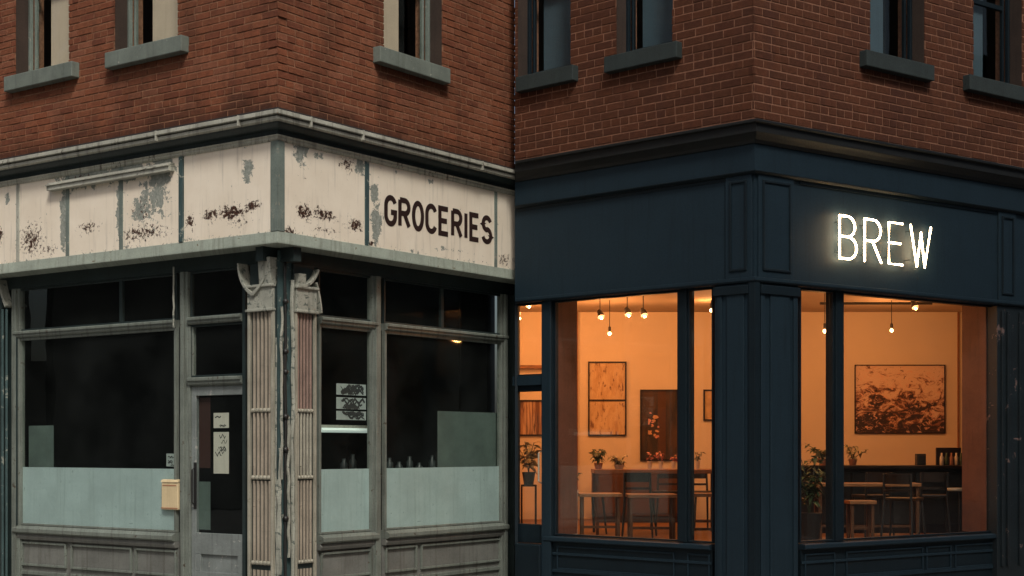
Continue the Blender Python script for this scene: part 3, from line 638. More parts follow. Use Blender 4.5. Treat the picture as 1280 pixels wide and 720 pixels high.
wob(AL, 217, 316, 398, NS + .08, .015, .009, None, 'x', steps=12).build('hanging_cable', M['cap'], A)
# roof + back walls of A
p1 = AL.P(AL_END, NB - .34, 0); p2 = AR.P(AR.u(SEAM, NB), NB - .34, 0); c0 = AL.P(0, NB - .02, 0)
ax_ = -6.5; bk = 23
rf = MB(); pl = [(c0.x, c0.y), (p2.x, p2.y), (p2.x, bk), (p1.x, bk), (p1.x, p1.y)]
def slab(mb, pl, z0, z1):
    a = [mb.vert((x, y, z0)) for x, y in pl]; b = [mb.vert((x, y, z1)) for x, y in pl]; m = len(pl)
    for i in range(m): mb.face([a[i], a[(i + 1) % m], b[(i + 1) % m], b[i]])
    mb.face(a[::-1]); mb.face(b)
slab(rf, pl, ZTOP - .3, ZTOP - .15); rf.build('roof', M['asphalt'], A)
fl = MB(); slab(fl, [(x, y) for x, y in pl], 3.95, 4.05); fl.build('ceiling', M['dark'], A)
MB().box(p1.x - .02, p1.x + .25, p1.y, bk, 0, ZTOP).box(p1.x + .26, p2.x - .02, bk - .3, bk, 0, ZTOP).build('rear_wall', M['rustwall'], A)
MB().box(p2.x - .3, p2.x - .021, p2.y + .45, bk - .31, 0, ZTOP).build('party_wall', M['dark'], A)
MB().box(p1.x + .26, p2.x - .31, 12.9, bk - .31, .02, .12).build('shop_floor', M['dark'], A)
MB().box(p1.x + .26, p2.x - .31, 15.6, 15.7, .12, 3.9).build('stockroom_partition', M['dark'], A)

# things in and on the grocery windows
t = thing('letter_box', 'pale yellow metal letter box on the whitewashed window beside the door', 'letter box', AL.P(AL.u(210, NS), NS, zAL(210, 640)))
a, b = span(AL, 200, 220.5, NS + .05); y0, y1 = zAL(210, 637), zAL(210, 603)
MB().fb(AL, a, b, NS + .003, NS + .035, y0, y1).build('box_body', M['yellow'], t, bevel=.008)
MB().prof(AL, a - .004, b + .004, [(NS + .003, y1 + .001), (NS + .042, y1 + .001), (NS + .03, y1 + .025), (NS + .003, y1 + .03)]).build('lid', M['yellow'], t, bevel=.004)
MB().fb(AL, a + .02, b - .02, NS + .0352, NS + .038, y1 - .03, y1 - .022).fb(AL, a - .002, b + .002, NS + .0352, NS + .0385, y0 + .012, y0 + .02).build('slot', M['terracotta'], t)
def notice(fc, pxa, pxb, pya, pyb, n, m, label, marks=8, seed=1, cat='notice'):
    ua, ub = span(fc, pxa, pxb, n); pm = (pxa + pxb) / 2; z0, z1 = fc.z(pm, pyb, n), fc.z(pm, pya, n)
    o = MB().fb(fc, ua, ub, n - .0015, n, z0, z1).build('notice', M[m]); tag(o, label, cat)
    rnd = random.Random(seed); mk = MB(); W, H_ = ub - ua, z1 - z0
    for i in range(marks):
        x0 = ua + W * rnd.uniform(.1, .55); zz = z0 + H_ * rnd.uniform(.08, .9); pts = [(x0 + W * .4 * k / 6, zz + H_ * (.22 if cat == 'paper strip' else .05) * math.sin(k * 1.7 + i)) for k in range(7)]
        pts = [(p[0], min(max(p[1], z0 + .01), z1 - .01)) for p in pts]
        ribbon(mk, fc, pts, rnd.uniform(.004, .012) * (1.9 if cat == 'paper strip' else 1), n + .0008 + i * .0001, 0, 0, 1, 1)
    if marks: mo = mk.build('print', M['ink'], o)
    return o
NI = NS - .02
notice(AL, 267, 286, 540, 592, NI, 'paper', 'tall white paper notice low on the door glass', 6, 3)
notice(AL, 267, 286, 516, 535, NI, 'paper', 'small white paper notice high on the door glass', 3, 4)
notice(AL, 247, 263, 602, 662, NI - .004, 'film2', 'grey green card in bottom left corner of the door glass', 0)
notice(AL, 208, 222, 567, 583, NI, 'greypaper', 'small speckled sticker above the yellow letter box', 5, 6, 'sticker')
for i, (ya, yb) in enumerate(((480, 494), (497, 511.5), (514, 525))):
    nm_ = ('top', 'middle', 'bottom')[i]
    notice(AR, 420.5, 457.5, ya, yb, NI, 'greypaper', nm_ + ' one of three stacked grey graphic paper strips in the narrow window', 11, 20 + i, 'paper strip')
notice(AL, 36, 67, 532, 584, NS - .06, 'film2', 'grey green board leaning inside the left edge of the big window', 0, cat='board')
notice(AL, 247, 263, 497, 585, NI - .01, 'redreflect', 'dark red sheet painted as a reflection high on the left of the door glass', 0, cat='painted reflection')  # sheet coloured dark red in place of a reddish reflection in the glass
notice(AR, 547, 628, 515, 586, NS - .07, 'film2', 'wide grey green board inside the right shop window', 0, cat='board')
t = thing('tube_light', 'dim horizontal fluorescent tube inside the narrow grocery window', 'light', AR.P(AR.u(432, -.6), -.6, zAR(432, 545, -.6)))
zt_ = AR.z(432, 538, -.6)
MB().tube([AR.P(AR.u(401, -.6), -.6, zt_), AR.P(AR.u(464, -.6), -.6, zt_)], .022).build('tube', M['fluor'], t)
MB().fb(AR, *span(AR, 400, 465, -.62), -.66, -.63, zt_ - .02, zt_ + .05).build('housing', M['greymetal'], t)
# goods on shelf inside (faint)
t = thing('shop_shelf', 'dark shelf with faint jars behind the right grocery windows', 'shelf', AR.P(AR.u(520, -.9), -.9, .12))
MB().fb(AR, *span(AR, 405, 600, -.9), -1.15, -.85, z_film - .12, z_film - .09).fb(AR, *span(AR, 405, 407, -.9), -1.15, -.85, .12, z_film - .12).fb(AR, *span(AR, 598, 600, -.9), -1.15, -.85, .12, z_film - .12).build('shelf_board', M['darkwood'], t)
for i, px in enumerate((430, 441, 487, 499, 512, 524, 540)):
    c = AR.P(AR.u(px, -.95), -.95, z_film - .09); h_ = random.uniform(.12, .22)
    o = MB().lathe(c, [(.03, 0), (.035, .01), (.035, h_ * .7), (.018, h_ * .82), (.018, h_)], 12).build('jar', M['jar'], smooth=True)
    tag(o, ('left jar of the pair behind the narrow grocery window', 'right jar of the pair behind the narrow grocery window', 'faint jar nearest the mullion in the wide grocery window', 'second faint jar from the mullion in the wide grocery window', 'third faint jar from the mullion in the wide grocery window', 'fourth faint jar from the mullion in the wide grocery window', 'faint jar farthest right on the shelf inside the grocery')[i], 'jar', 'jars on the shelf inside the grocery')

# =============================================================== BUILDING B: the cafe
B = thing('cafe_building', 'renovated red brick corner cafe with navy painted shopfront and glowing windows', 'building', (BL.o.x, BL.o.y, 0))
zd = lambda py: zat(py, 12.98)
ZB = dict(cor_t=zd(153), cor_b=zd(180), fr_b=zd(213), fas_b=zd(346))
NBB = -.05; BR_END = BR.u(1480); ZTB = 8.6
wB = []
for fc, oa, ob, sa, sb, pxm, sy_t, sy_b in ((BL, 640, 713, 640, 716, 713, 89, 108), (BL, 770, 840, 755, 846, 840, 60, 82), (BR, 1088, 1156, 1083, 1168, 1088, 65, 84), (BR, 1217, 1278, 1212, 1290, 1217, 91, 110)):
    ua, ub = span(fc, max(oa, SEAM + 3), ob, NBB); la, lb = span(fc, max(sa, SEAM + 1), sb, NBB + .08); wB.append([fc, ua, ub, la, lb, fc.z(pxm, sy_t, NBB), fc.z(pxm, sy_b, NBB)])
zst2 = sum(q[5] for q in wB) / 4; zsb2 = sum(q[6] for q in wB) / 4
palB = [(.115, .043, .023), (.10, .039, .022), (.125, .047, .025), (.095, .036, .021), (.11, .042, .023), (.12, .044, .024)]
for fc, u1 in ((BL, BL.u(SEAM, NBB)), (BR, BR_END)):
    holes = [(q[1], q[2], zst2, zst2 + 1.75) for q in wB if q[0] is fc]
    bricks(fc, 0, u1, NBB, ZB['cor_t'] - .02, ZTB, holes, palB, None, .0013, gap=.0115, mit=CB, phase=.05, depth=.09).build('brick_wall', M['brickB'], B, attr=True)
    wallgrid(fc, 0.0, u1, NBB - .33, NBB - .0045, ZB['cor_t'] - .02, ZTB, holes, mit=CB).build('mortar_bed', M['mortB'], B)
for q in wB:
    upwindow(B, q[0], q[1], q[2], zst2, zst2 + 1.75, NBB, (q[3], q[4], zsb2, zst2), M['stoneB'], M['navydark'], M['blindB'], (0, .82) if q[0] is BL else (0, .62))
for fc, end in ((BL, endB), (BR, BR_END)):
    zt, zb = ZB['cor_t'], ZB['cor_b']
    MB().prof(fc, miB, end, [(-.3, zb), (.045, zb), (.055, zb + .03), (.09, zb + .06), (.12, zb + .08), (.12, zt - .035), (.15, zt - .03), (.15, zt - .008), (.13, zt), (-.3, zt + .02)]).build('cornice', M['corniceB'], B, bevel=.003)
    MB().fb(fc, miB, end, -.3, .03, ZB['fr_b'], zb - .001).build('frieze', M['navy'], B)
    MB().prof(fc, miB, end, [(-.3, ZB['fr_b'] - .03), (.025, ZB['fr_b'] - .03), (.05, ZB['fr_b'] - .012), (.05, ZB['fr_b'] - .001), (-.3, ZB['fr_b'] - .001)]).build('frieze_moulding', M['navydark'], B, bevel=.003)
    MB().fb(fc, miB, end, -.3, .0, ZB['fas_b'], ZB['fr_b'] - .031).build('fascia_board', M['navy'], B)
    MB().prof(fc, miB, end, [(-.28, ZB['fas_b'] - .045), (.02, ZB['fas_b'] - .045), (.035, ZB['fas_b'] - .03), (.035, ZB['fas_b'] - .001), (-.28, ZB['fas_b'] - .001)]).build('fascia_bottom_rail', M['navy'], B, bevel=.004)
def rframe(fc, ua, ub, z0, z1, n, t=.022, pr=.014, m='navydark', nm='panel_moulding', par=None):
    mb = MB()
    for a, b, c, d in ((ua, ua + t, z0, z1), (ub - t, ub, z0, z1), (ua + t, ub - t, z1 - t, z1), (ua + t, ub - t, z0, z0 + t)): mb.fb(fc, a, b, n + .0005, n + pr, c, d)
    return mb.build(nm, M[m], par or B, bevel=.004)
zf0, zf1 = ZB['fas_b'] + .06, ZB['fr_b'] - .075
for fc, a, b in ((BL, 912, 934), (BR, 953, 988), (BR, 1252, 1267)):
    ua, ub = span(fc, a, b, .02)
    MB().fb(fc, ua - .045, ub + .045, .0005, .02, ZB['fas_b'], ZB['fr_b'] - .032).build('fascia_pilaster', M['navy'], B, bevel=.003)
    rframe(fc, ua, ub, zf0, zf1, .02)
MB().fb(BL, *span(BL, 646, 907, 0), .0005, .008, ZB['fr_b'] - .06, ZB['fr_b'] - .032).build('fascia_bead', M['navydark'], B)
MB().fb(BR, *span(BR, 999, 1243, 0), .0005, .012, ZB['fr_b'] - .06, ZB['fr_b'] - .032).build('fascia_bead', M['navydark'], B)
# shopfront below
ZH = ZB['fas_b'] - .045; NW = -.10
zsl = (BL.z(770, 673, NW) + BR.z(1120, 672, NW)) / 2
def pier(fc, a, b, n1, z0=0, z1=ZH, m='navy', nm='pier', n0=-.33, bev=.006): return MB().fb(fc, a, b, n0, n1, z0, z1 - .001).build(nm, M[m], B, bevel=bev)
# corner pier
pier(BL, miB, BL.u(893, 0), -.002); pier(BR, miB, BR.u(998, 0), -.002)
for fc, pxs in ((BL, ((897, 903), (909, 931))), (BR, ((950, 955), (962, 986), (991, 996)))):
    for a, b in pxs:
        ua, ub = span(fc, a, b, 0); MB().fb(fc, ua, ub, -.0015, .014, .3, ZH - .05).build('pilaster_rib', M['navy'], B, bevel=.005)
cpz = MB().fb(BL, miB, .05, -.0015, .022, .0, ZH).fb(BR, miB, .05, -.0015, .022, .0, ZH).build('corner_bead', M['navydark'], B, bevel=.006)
for fc, a, b in ((BL, 893, 937), (BR, 949, 998)):
    ua, ub = span(fc, a, b, 0); MB().fb(fc, ua, ub, -.0015, .03, ZH - .10, ZH - .02).build('pier_cap', M['navydark'], B, bevel=.006)
# right pier of right front
pier(BR, BR.u(1247, 0), BR.u(1282, 0), -.002, m='navyw'); pier(BR, BR.u(1282, 0), BR_END, -.03)
for a in (1251, 1258, 1273):
    ua, ub = span(BR, a, a + 3, 0); MB().fb(BR, ua, ub, -.0015, .02, .3, ZH - .06).build('pilaster_rib', M['navyw'], B, bevel=.005)
# riser and sills
def sill2(fc, pa, pb):
    ua, ub = span(fc, pa, pb, NW); 
    if pa <= SEAM: 
        ub = endB
    MB().prof(fc, ua, ub, [(-.33, zsl - .06), (NW + .07, zsl - .06), (NW + .085, zsl - .05), (NW + .085, zsl - .015), (NW + .07, zsl - .008), (-.33, zsl)]).build('sill', M['navy'], B, bevel=.004)
    MB().fb(fc, ua, ub, -.33, NW + .03, 0, zsl - .061).build('stall_riser', M['navydark'], B)
    MB().fb(fc, ua, ub, NW + .0305, NW + .045, zsl - .36, zsl - .33).fb(fc, ua, ub, NW + .0305, NW + .045, zsl - .19, zsl - .165).build('riser_rail', M['navy'], B, bevel=.003)
sill2(BL, 686, 893); sill2(BR, 998, 1247)
for a, b in ((1002, 1040), (1054, 1150), (1154, 1185), (1190, 1242)): rframe(BR, *span(BR, a, b, NW), zsl - .33, zsl - .10, NW + .03, .015, .014, 'navy')
for a, b in ((699, 846), (862, 890)): rframe(BL, *span(BL, a, b, NW), zsl - .33, zsl - .10, NW + .03, .015, .014, 'navy')
def bwin(fc, pa, pb, z0=None, z1=None, nm='shop_window'):
    ua, ub = span(fc, pa, pb, NW); z0 = zsl if z0 is None else z0; z1 = ZH if z1 is None else z1; t = .018
    mb = MB().fb(fc, ua, ua + t, NW - .03, NW + .02, z0, z1).fb(fc, ub - t, ub, NW - .03, NW + .02, z0, z1).fb(fc, ua + t, ub - t, NW - .03, NW + .02, z1 - t, z1).fb(fc, ua + t, ub - t, NW - .03, NW + .02, z0, z0 + t)
    o = mb.build(nm, M['navydark'], B, bevel=.003); MB().fb(fc, ua + t, ub - t, NW - .006, NW - .001, z0 + t, z1 - t).build('pane', M['glassB'], o); return o
for fc, px, sg_ in ((BR, 1247, -1), (BL, 694, -1), (BR, 998, 1), (BL, 893, 1)):
    u_ = fc.u(px, NW) if px == 694 else fc.u(px, 0); ua, ub = (u_ - .014, u_ - .001) if sg_ < 0 and fc is BR else ((u_ - .014, u_ - .001) if fc is BL and px == 694 else (u_ + .001, u_ + .014))
    MB().fb(fc, ua, ub, -.42, NW - .031, zsl + .001, ZH + .02).build('window_lining', M['lining'], B)
bwin(BL, 694, 850); bwin(BL, 861, 893); bwin(BR, 998, 1041); bwin(BR, 1051, 1247)
for fc, a, b in ((BL, 850, 861), (BR, 1041, 1051)): MB().fb(fc, *span(fc, a, b, NW), NW - .09, NW + .04, zsl, ZH).build('mullion', M['navydark'], B, bevel=.006)
MB().fb(BL, *span(BL, 683, 694, NW), NW - .20, NW + .06, 0, ZH).build('mullion', M['navydark'], B, bevel=.006)
MB().fb(BL, *span(BL, 683, 694, NW), NW + .0605, NW + .075, 0, ZH).build('pilaster_rib', M['navy'], B, bevel=.004)
# door bay (far left of the cafe)
zdt, zdb = BL.z(664, 470, NW), BL.z(664, 482, NW)
bwin(BL, 645, 683, zdt, ZH, 'fanlight'); MB().fb(BL, *span(BL, 644.6, 683, NW), NW - .06, NW + .05, zdb, zdt).build('door_head', M['navy'], B, bevel=.004)
zk = BL.z(664, 655, NW); dua, dub = span(BL, 645, 683, NW)
dd = MB().fb(BL, dua, dua + .03, NW - .03, NW + .015, .55, zdb).fb(BL, dub - .03, dub, NW - .03, NW + .015, .55, zdb).fb(BL, dua + .03, dub - .03, NW - .03, NW + .015, zdb - .06, zdb).fb(BL, dua + .03, dub - .03, NW - .03, NW + .015, .55, zk).build('door', M['navydark'], B, bevel=.004)
MB().fb(BL, dua + .03, dub - .03, NW - .008, NW - .003, zk, zdb - .06).build('pane', M['glassB'], dd)
MB().tube([BL.P(dua + .05, NW + .015, 1.15), BL.P(dua + .05, NW + .06, 1.17), BL.P(dua + .05, NW + .06, 1.45), BL.P(dua + .05, NW + .015, 1.47)], .008).build('handle', M['greymetal'], dd)
MB().fb(BL, BL.u(683, NW), endB, -.33, .0, 0, .545).build('doorstep', M['navydark'], B, bevel=.01)
# return wall at the seam, back, ends, roof
s0 = BL.P(BL.u(SEAM, 0), 0, 0); s1 = AR.P(AR.u(SEAM, 0), 0, 0)
def ray(Y, off=0): return (SEAM - HX) / F * Y + off
rt = MB()
def retwall(mb, y0, y1, z0, z1, th=.03):
    pl = [(ray(y0), y0), (ray(y0, th), y0), (ray(y1, th), y1), (ray(y1), y1)]; slab(mb, pl, z0, z1)
retwall(rt, s0.y + .05, 19.85, 0, ZH + .4, .03); rt.build('party_wall', M['navydark'], B)
rt = MB(); retwall(rt, s0.y + .12, 23, ZB['cor_t'], ZTB, .06); rt.build('party_wall', M['rustwall'], B)
e0 = BR.P(BR_END, -.33, 0); e1 = BR.P(BR_END, 0, 0)
YB = 19.8; ZF = .55; ZC = 3.31
MB().box(e0.x - .02, e0.x + .2, e0.y, YB + .3, 0, ZTB).build('end_wall', M['rustwall'], B)
MB().box(ray(YB, .04), e0.x - .021, YB + .1, YB + .3, 0, ZTB).build('rear_wall', M['rustwall'], B)
cB = BL.P(.0, -.04, 0); sB = BL.P(BL.u(SEAM, -.2), -.2, 0); eB = BR.P(BR_END, -.2, 0)
plB = [(cB.x, cB.y), (e0.x, e0.y), (e0.x, YB + .1), (ray(YB, .05), YB + .1), (ray(sB.y, .05), sB.y + .1)]
rb = MB(); slab(rb, plB, ZTB - .3, ZTB - .15); rb.build('roof', M['asphalt'], B)
cI = BL.P(.34, -.332, 0)
plI = [(cI.x, cI.y), (e0.x - .022, e0.y + .05), (e0.x - .022, YB), (ray(YB, .04), YB), (ray(sB.y, .04), sB.y + .15)]
cf = MB(); slab(cf, plI, ZF - .1, ZF); structure('cafe_floor', cf, M['floorB'])
cc = MB(); slab(cc, plI, ZC, ZC + .12); structure('cafe_ceiling', cc, M['ceilB'])
structure('cafe_back_wall', MB().box(ray(YB, .04), e0.x - .022, YB, YB + .09, ZF, ZC), M['cream'])
structure('cafe_side_wall', MB().box(e0.x - .11, e0.x - .023, e0.y + .06, YB - .001, ZF, ZC), M['cream'])
sw = MB(); retwall(sw, sB.y + .3, YB - .002, ZF, ZC, .02)
for v in sw.v: v.x += .032
structure('cafe_party_wall', sw, M['cream'])
structure('wall_pipe', MB().box(at(720, 0, YB - .05).x, at(722.5, 0, YB - .05).x, YB - .05, YB - .001, ZF, ZC), M['oak'])
structure('wall_trim', MB().box(at(1198, 0, YB - .05).x, at(1199.5, 0, YB - .05).x, YB - .03, YB - .001, ZF, ZC), M['oak'])

# neon sign
u0, u1 = BR.u(1050, .06), BR.u(1164.5, .06); zb0 = BR.z(1046, 322, .06); hgt = BR.z(1046, 268.5, .06) - zb0
sg = thing('neon_sign', 'glowing warm white neon sign reading BREW on navy fascia', 'neon sign', BR.P((u0 + u1) / 2, 0, zb0))
gws = {'B': .50, 'R': .50, 'E': .44, 'W': .66}; gp_ = .24; tot = sum(gws.values()) + gp_ * 3; sx = (u1 - u0) / tot; x = 0
for c in 'BREW':
    mb = MB()
    for s_ in glyph(c, gws[c]):
        pp = s_
        mb.tube([BR.P(u0 + (x + p[0]) * sx, .055, zb0 + p[1] * hgt) for p in pp], .0092, 8)
        for p in (pp[0], pp[-1]): mb.ball(BR.P(u0 + (x + p[0]) * sx, .055, zb0 + p[1] * hgt), .0092, 8)
    o = mb.build('neon_letter', M['neon'], sg); o['label'] = 'glowing letter ' + c
    for zz in (.15, .85): MB().tube([BR.P(u0 + x * sx, .0, zb0 + zz * hgt), BR.P(u0 + x * sx, .05, zb0 + zz * hgt)], .004, 6).build('standoff', M['black'], sg)
    x += gws[c] + gp_

# ---------------------------------------------------------------- cafe interior
def lamp(p, e, r=.05, c=(1, .40, .13)):
    l = bpy.data.lights.new('bulb_light', 'POINT'); l.energy = e; l.color = c; l.shadow_soft_size = r; o = bpy.data.objects.new('bulb_light', l); COL.objects.link(o); o.location = p; return o
LE = 21
def pendant(px, py, Y, label, e=LE):
    p = at(px, py, Y); t = thing('pendant_lamp', label, 'lamp', (p.x, p.y, p.z), 'bare bulb pendants in the cafe')
    MB().tube([(p.x, p.y, ZC - .001), (p.x, p.y, p.z + .07)], .005, 6).build('cord', M['black'], t)
    MB().lathe((p.x, p.y, p.z + .03), [(.014, 0), (.018, .01), (.018, .05), (.006, .06)], 10).build('socket', M['black'], t)
    MB().ball(p, .02, 12).build('bulb', M['bulb'], t, smooth=True)
    l = lamp(Vector((0, 0, -.07)), e); l.parent = t
def spot(px, py, Y, label, e=LE * .75):
    p = at(px, py, Y); t = thing('spotlight', label, 'spotlight', (p.x, p.y, p.z), 'track spotlights in the cafe')
    MB().tube([(p.x, p.y, ZC - .03), (p.x, p.y, p.z + .06)], .006, 6).build('stem', M['black'], t)
    MB().tube([(p.x - .01, p.y + .02, p.z + .085), (p.x, p.y, p.z + .06), (p.x + .012, p.y - .03, p.z + .012)], [.02, .032, .04], 12).build('head', M['black'], t)
    MB().ball((p.x + .014, p.y - .035, p.z), .015, 10).build('bulb', M['bulb'], t, smooth=True)
    l = lamp(Vector((.02, -.05, -.06)), e); l.parent = t
pendant(762, 417, 18.2, 'low bare bulb below the four spotlights in the left cafe window')
for i, px in enumerate((750, 784, 804)): spot(px, (398, 395, 396)[i], 15.9, ('leftmost', 'middle', 'rightmost')[i] + ' hanging spotlight in the large left cafe window')
MB_ = MB().box(at(735, 0, 15.9).x, at(820, 0, 15.9).x, 15.88, 15.92, ZC - .03, ZC - .001).build('lighting_track', M['black']); tag(MB_, 'black ceiling track above the left window spotlights', 'track')
pendant(649, 398, 18.4, 'bare bulb seen through the fanlight over the cafe door'); spot(660, 384, 18.4, 'small spotlight at the upper right of the cafe fanlight')
pendant(1031, 414, 16.4, 'bare bulb on long cord left of the mullion in the right window'); pendant(1114.5, 413, 18.2, 'bare bulb on long cord above the abstract painting')
spot(1142, 386, 16.2, 'short ceiling spotlight right of the long pendant'); 
o = MB().box(at(1025, 0, 18.25).x, at(1165, 0, 18.25).x, 18.23, 18.27, ZC - .05, ZC - .02).build('lighting_track', M['black']); tag(o, 'black ceiling track over the cafe counter', 'track')
pendant(889, 388, 18.2, 'bare bulb at the edge of the narrow left cafe window', LE * .5)

def sketch(mb_by, x0, x1, z0, z1, y, seed, mats, par, nblob, smin, smax, yoff=.0006):
    """brush strokes on a canvas"""
    rnd = random.Random(seed)
    for k, m in enumerate(mats):
        mb = MB()
        for i in range(nblob):
            cx = rnd.uniform(x0, x1); cz = z0 + (z1 - z0) * (rnd.random() ** 1.2); n = rnd.randint(6, 9); r = rnd.uniform(smin, smax); pts = []
            for q in range(n):
                a = 2 * math.pi * q / n; rr = r * rnd.uniform(.5, 1.3); pts.append((min(max(cx + rr * 1.4 * math.cos(a), x0), x1), y - .001 - yoff * (k * nblob + i), min(max(cz + rr * math.sin(a), z0), z1)))
            mb.poly(pts)
        mb.build('brush_strokes', m, par)
def picture(pxa, pxb, pya, pyb, label, canvas, frame='darkwood', bw=.02, Y=YB - .002, mid=False, strokes=None):
    a, b = at(pxa, pyb, Y), at(pxb, pya, Y); t = thing('picture', label, 'picture', ((a.x + b.x) / 2, Y, a.z))
    mb = MB().box(a.x, a.x + bw, Y - .03, Y - .001, a.z, b.z).box(b.x - bw, b.x, Y - .03, Y - .001, a.z, b.z).box(a.x + bw, b.x - bw, Y - .03, Y - .001, a.z, a.z + bw).box(a.x + bw, b.x - bw, Y - .03, Y - .001, b.z - bw, b.z)
    if mid: zm = a.z + (b.z - a.z) * .48; mb.box(a.x + bw, b.x - bw, Y - .03, Y - .001, zm - bw / 2, zm + bw / 2)
    mb.build('frame', M[frame], t)
    cv = MB().box(a.x + bw, b.x - bw, Y - .012, Y - .002, a.z + bw, b.z - bw).build('canvas', canvas, t)
    if strokes: sketch(None, a.x + bw, b.x - bw, a.z + bw, b.z - bw, Y - .012, strokes[0], strokes[1], cv, strokes[2], strokes[3], strokes[4], .00001)
    return t
sep = plain('sepia print', (.55, .36, .18, 1), .8, nz=.25, scale=6); dk = plain('umber paint', (.03, .018, .014, 1), .8); md = plain('sienna paint', (.22, .09, .04, 1), .8, nz=.4); lt = plain('peach paint', (.55, .30, .18, 1), .8, nz=.2)
ART = []
picture(879, 900, 487, 526, 'small framed picture in the narrow left window', sep)
def artmat(name, c0, c1, c2, sx_, sz_, th=.55):
    q = NT(name); v = q.mapped((sx_, sx_, sz_), 'Object'); a = q.noise(v, 2.4, 8, .62, .6); b = q.noise(v, 5.5, 6, .6, .3)
    col = q.mix(q.ramp(a, th - .12, th + .06), c0, c1); col = q.mix(q.ramp(b, .57, .66), col, c2)
    q.l(col, q.b.inputs['Base Color']); q.b.inputs['Roughness'].default_value = .75; q.bump(b, .2, .003); return q.m
def abstract():
    q = NT('abstract canvas'); v = q.mapped((1, 1, 1.5), 'Object'); a = q.noise(v, 5, 12, .72, 1.2); b = q.noise(v, 13, 9, .75, .8)
    tc = q.n('ShaderNodeTexCoord'); sp = q.n('ShaderNodeSeparateXYZ'); q.l(tc.outputs['Object'], sp.inputs[0])
    low = q.ramp(sp.outputs[2], .1, .8, .13, -.08)
    f = q.math('ADD', a, low)
    col = q.mix(q.ramp(f, .47, .54), (.72, .50, .36, 1), (.26, .10, .05, 1)); col = q.mix(q.ramp(f, .55, .58), col, (.03, .015, .014, 1))
    col = q.mix(q.ramp(b, .56, .60), col, (.75, .42, .28, 1)); col = q.mix(q.ramp(b, .40, .36), col, (.12, .05, .03, 1))
    q.l(col, q.b.inputs['Base Color']); q.b.inputs['Roughness'].default_value = .7; q.bump(b, .4, .005); return q.m
picture(735, 783, 452, 545, 'tall sepia picture in two panes on the cafe wall', artmat('sepia botanical print', (.60, .42, .24, 1), (.46, .28, .13, 1), (.20, .10, .05, 1), 5, 1.6, .58), mid=True)
dp = picture(800, 852, 487, 576, 'dark flower painting behind the tall table', artmat('dark still life', (.018, .013, .012, 1), (.07, .035, .02, 1), (.035, .02, .015, 1), 3, .7, .52))
cv_ = [c for c in dp.children if c.name.startswith('canvas')][0]
a_, b_ = at(822, 574, YB), at(832, 489, YB); MB().box(a_.x, b_.x, YB - .0165, YB - .0145, a_.z, b_.z).build('brush_strokes', M['walnut'], cv_)
a_, b_ = at(810, 548, YB), at(824, 515, YB); sketch(None, a_.x, b_.x, a_.z, b_.z, YB - .017, 8, [M['petal'], lt], cv_, 7, .012, .03, .00001)
picture(1068, 1181, 456, 542, 'wide abstract painting in orange and brown above the counter', abstract(), bw=.012, strokes=None)
picture(646, 683, 500, 545, 'framed picture seen through the cafe door glass', artmat('striped brown print', (.6, .38, .22, 1), (.16, .07, .035, 1), (.05, .025, .015, 1), 7, .5, .5))
o = MB().box(at(646, 0, YB).x, at(684, 0, YB).x, YB - .12, YB - .002, zat(461, YB), zat(457, YB)).build('picture_ledge', M['oak']); tag(o, 'thin wooden ledge on the wall behind the cafe fanlight', 'ledge')

def plant(p, h, spread, n, leafm, label, potr=.07, poth=.12, potm='terracotta', droop=.3, name='potted_plant', lw=.035, ll=.10, seed=0, stems=7):
    rnd = random.Random(seed + 77); t = thing(name, label, 'plant', p); p = Vector(p)
    MB().lathe(p, [(potr * .7, 0), (potr, poth), (potr * .85, poth), (potr * .8, poth - .015)], 16).build('pot', M[potm], t, smooth=False)
    st, lf = MB(), MB()
    for s in range(stems):
        a = rnd.uniform(0, 6.28); hh = h * rnd.uniform(.5, 1); sp = spread * rnd.uniform(.3, 1); pts = []
        for i in range(7):
            q = i / 6; pts.append(p + Vector((math.cos(a) * sp * q ** 1.3, math.sin(a) * sp * q ** 1.3, poth - .02 + hh * (q - droop * q * q))))
        st.tube(pts, .004, 5)
        for i in range(n):
            q = rnd.uniform(.2, 1); j = min(5, int(q * 6)); b = pts[j].lerp(pts[j + 1], q * 6 - j if q < 1 else 1)
            a2 = rnd.uniform(0, 6.28); d = Vector((math.cos(a2), math.sin(a2), rnd.uniform(-.5, .7))).normalized(); L = ll * rnd.uniform(.6, 1.2); W = lw * rnd.uniform(.7, 1.1)
            sd_ = d.cross(Vector((0, 0, 1))).normalized() * W / 2; m1 = b + d * L * .45 + Vector((0, 0, .012)); e = b + d * L - Vector((0, 0, L * .25))
            lf.poly([b, m1 + sd_, e, m1 - sd_])
    st.build('stem', M['leaf'], t); lf.build('foliage', M[leafm], t)
def bench(x0, x1, y0, y1, zt, label, grp='wooden benches in the cafe', th=.035, m='oak', name='bench', cat='bench'):
    t = thing(name, label, cat, ((x0 + x1) / 2, (y0 + y1) / 2, ZF), grp)
    MB().box(x0, x1, y0, y1, zt - th, zt).build('seat' if cat != 'table' else 'table_top', M[m], t, bevel=.004)
    for x_ in (x0 + .02, x1 - .05):
        for y_ in (y0 + .02, y1 - .05): MB().box(x_, x_ + .03, y_, y_ + .03, ZF, zt - th).build('leg', M['walnut'], t)
    MB().box(x0 + .05, x1 - .05, (y0 + y1) / 2 - .012, (y0 + y1) / 2 + .012, ZF + .12, ZF + .145).build('stretcher', M['walnut'], t)
Yt = 16.2
def bx(pa, pb, Y, d): return at(pa, 0, Y).x, at(pb, 0, Y).x, Y, Y + d
bench(*bx(743, 905, Yt, .75), zat(587, Yt), 'long oak table with dark legs behind the left cafe window', None, .045, 'oak', 'table', 'table')
bench(*bx(724, 778, 15.2, .36), zat(617, 15.2), 'leftmost oak bench in front of the long table')
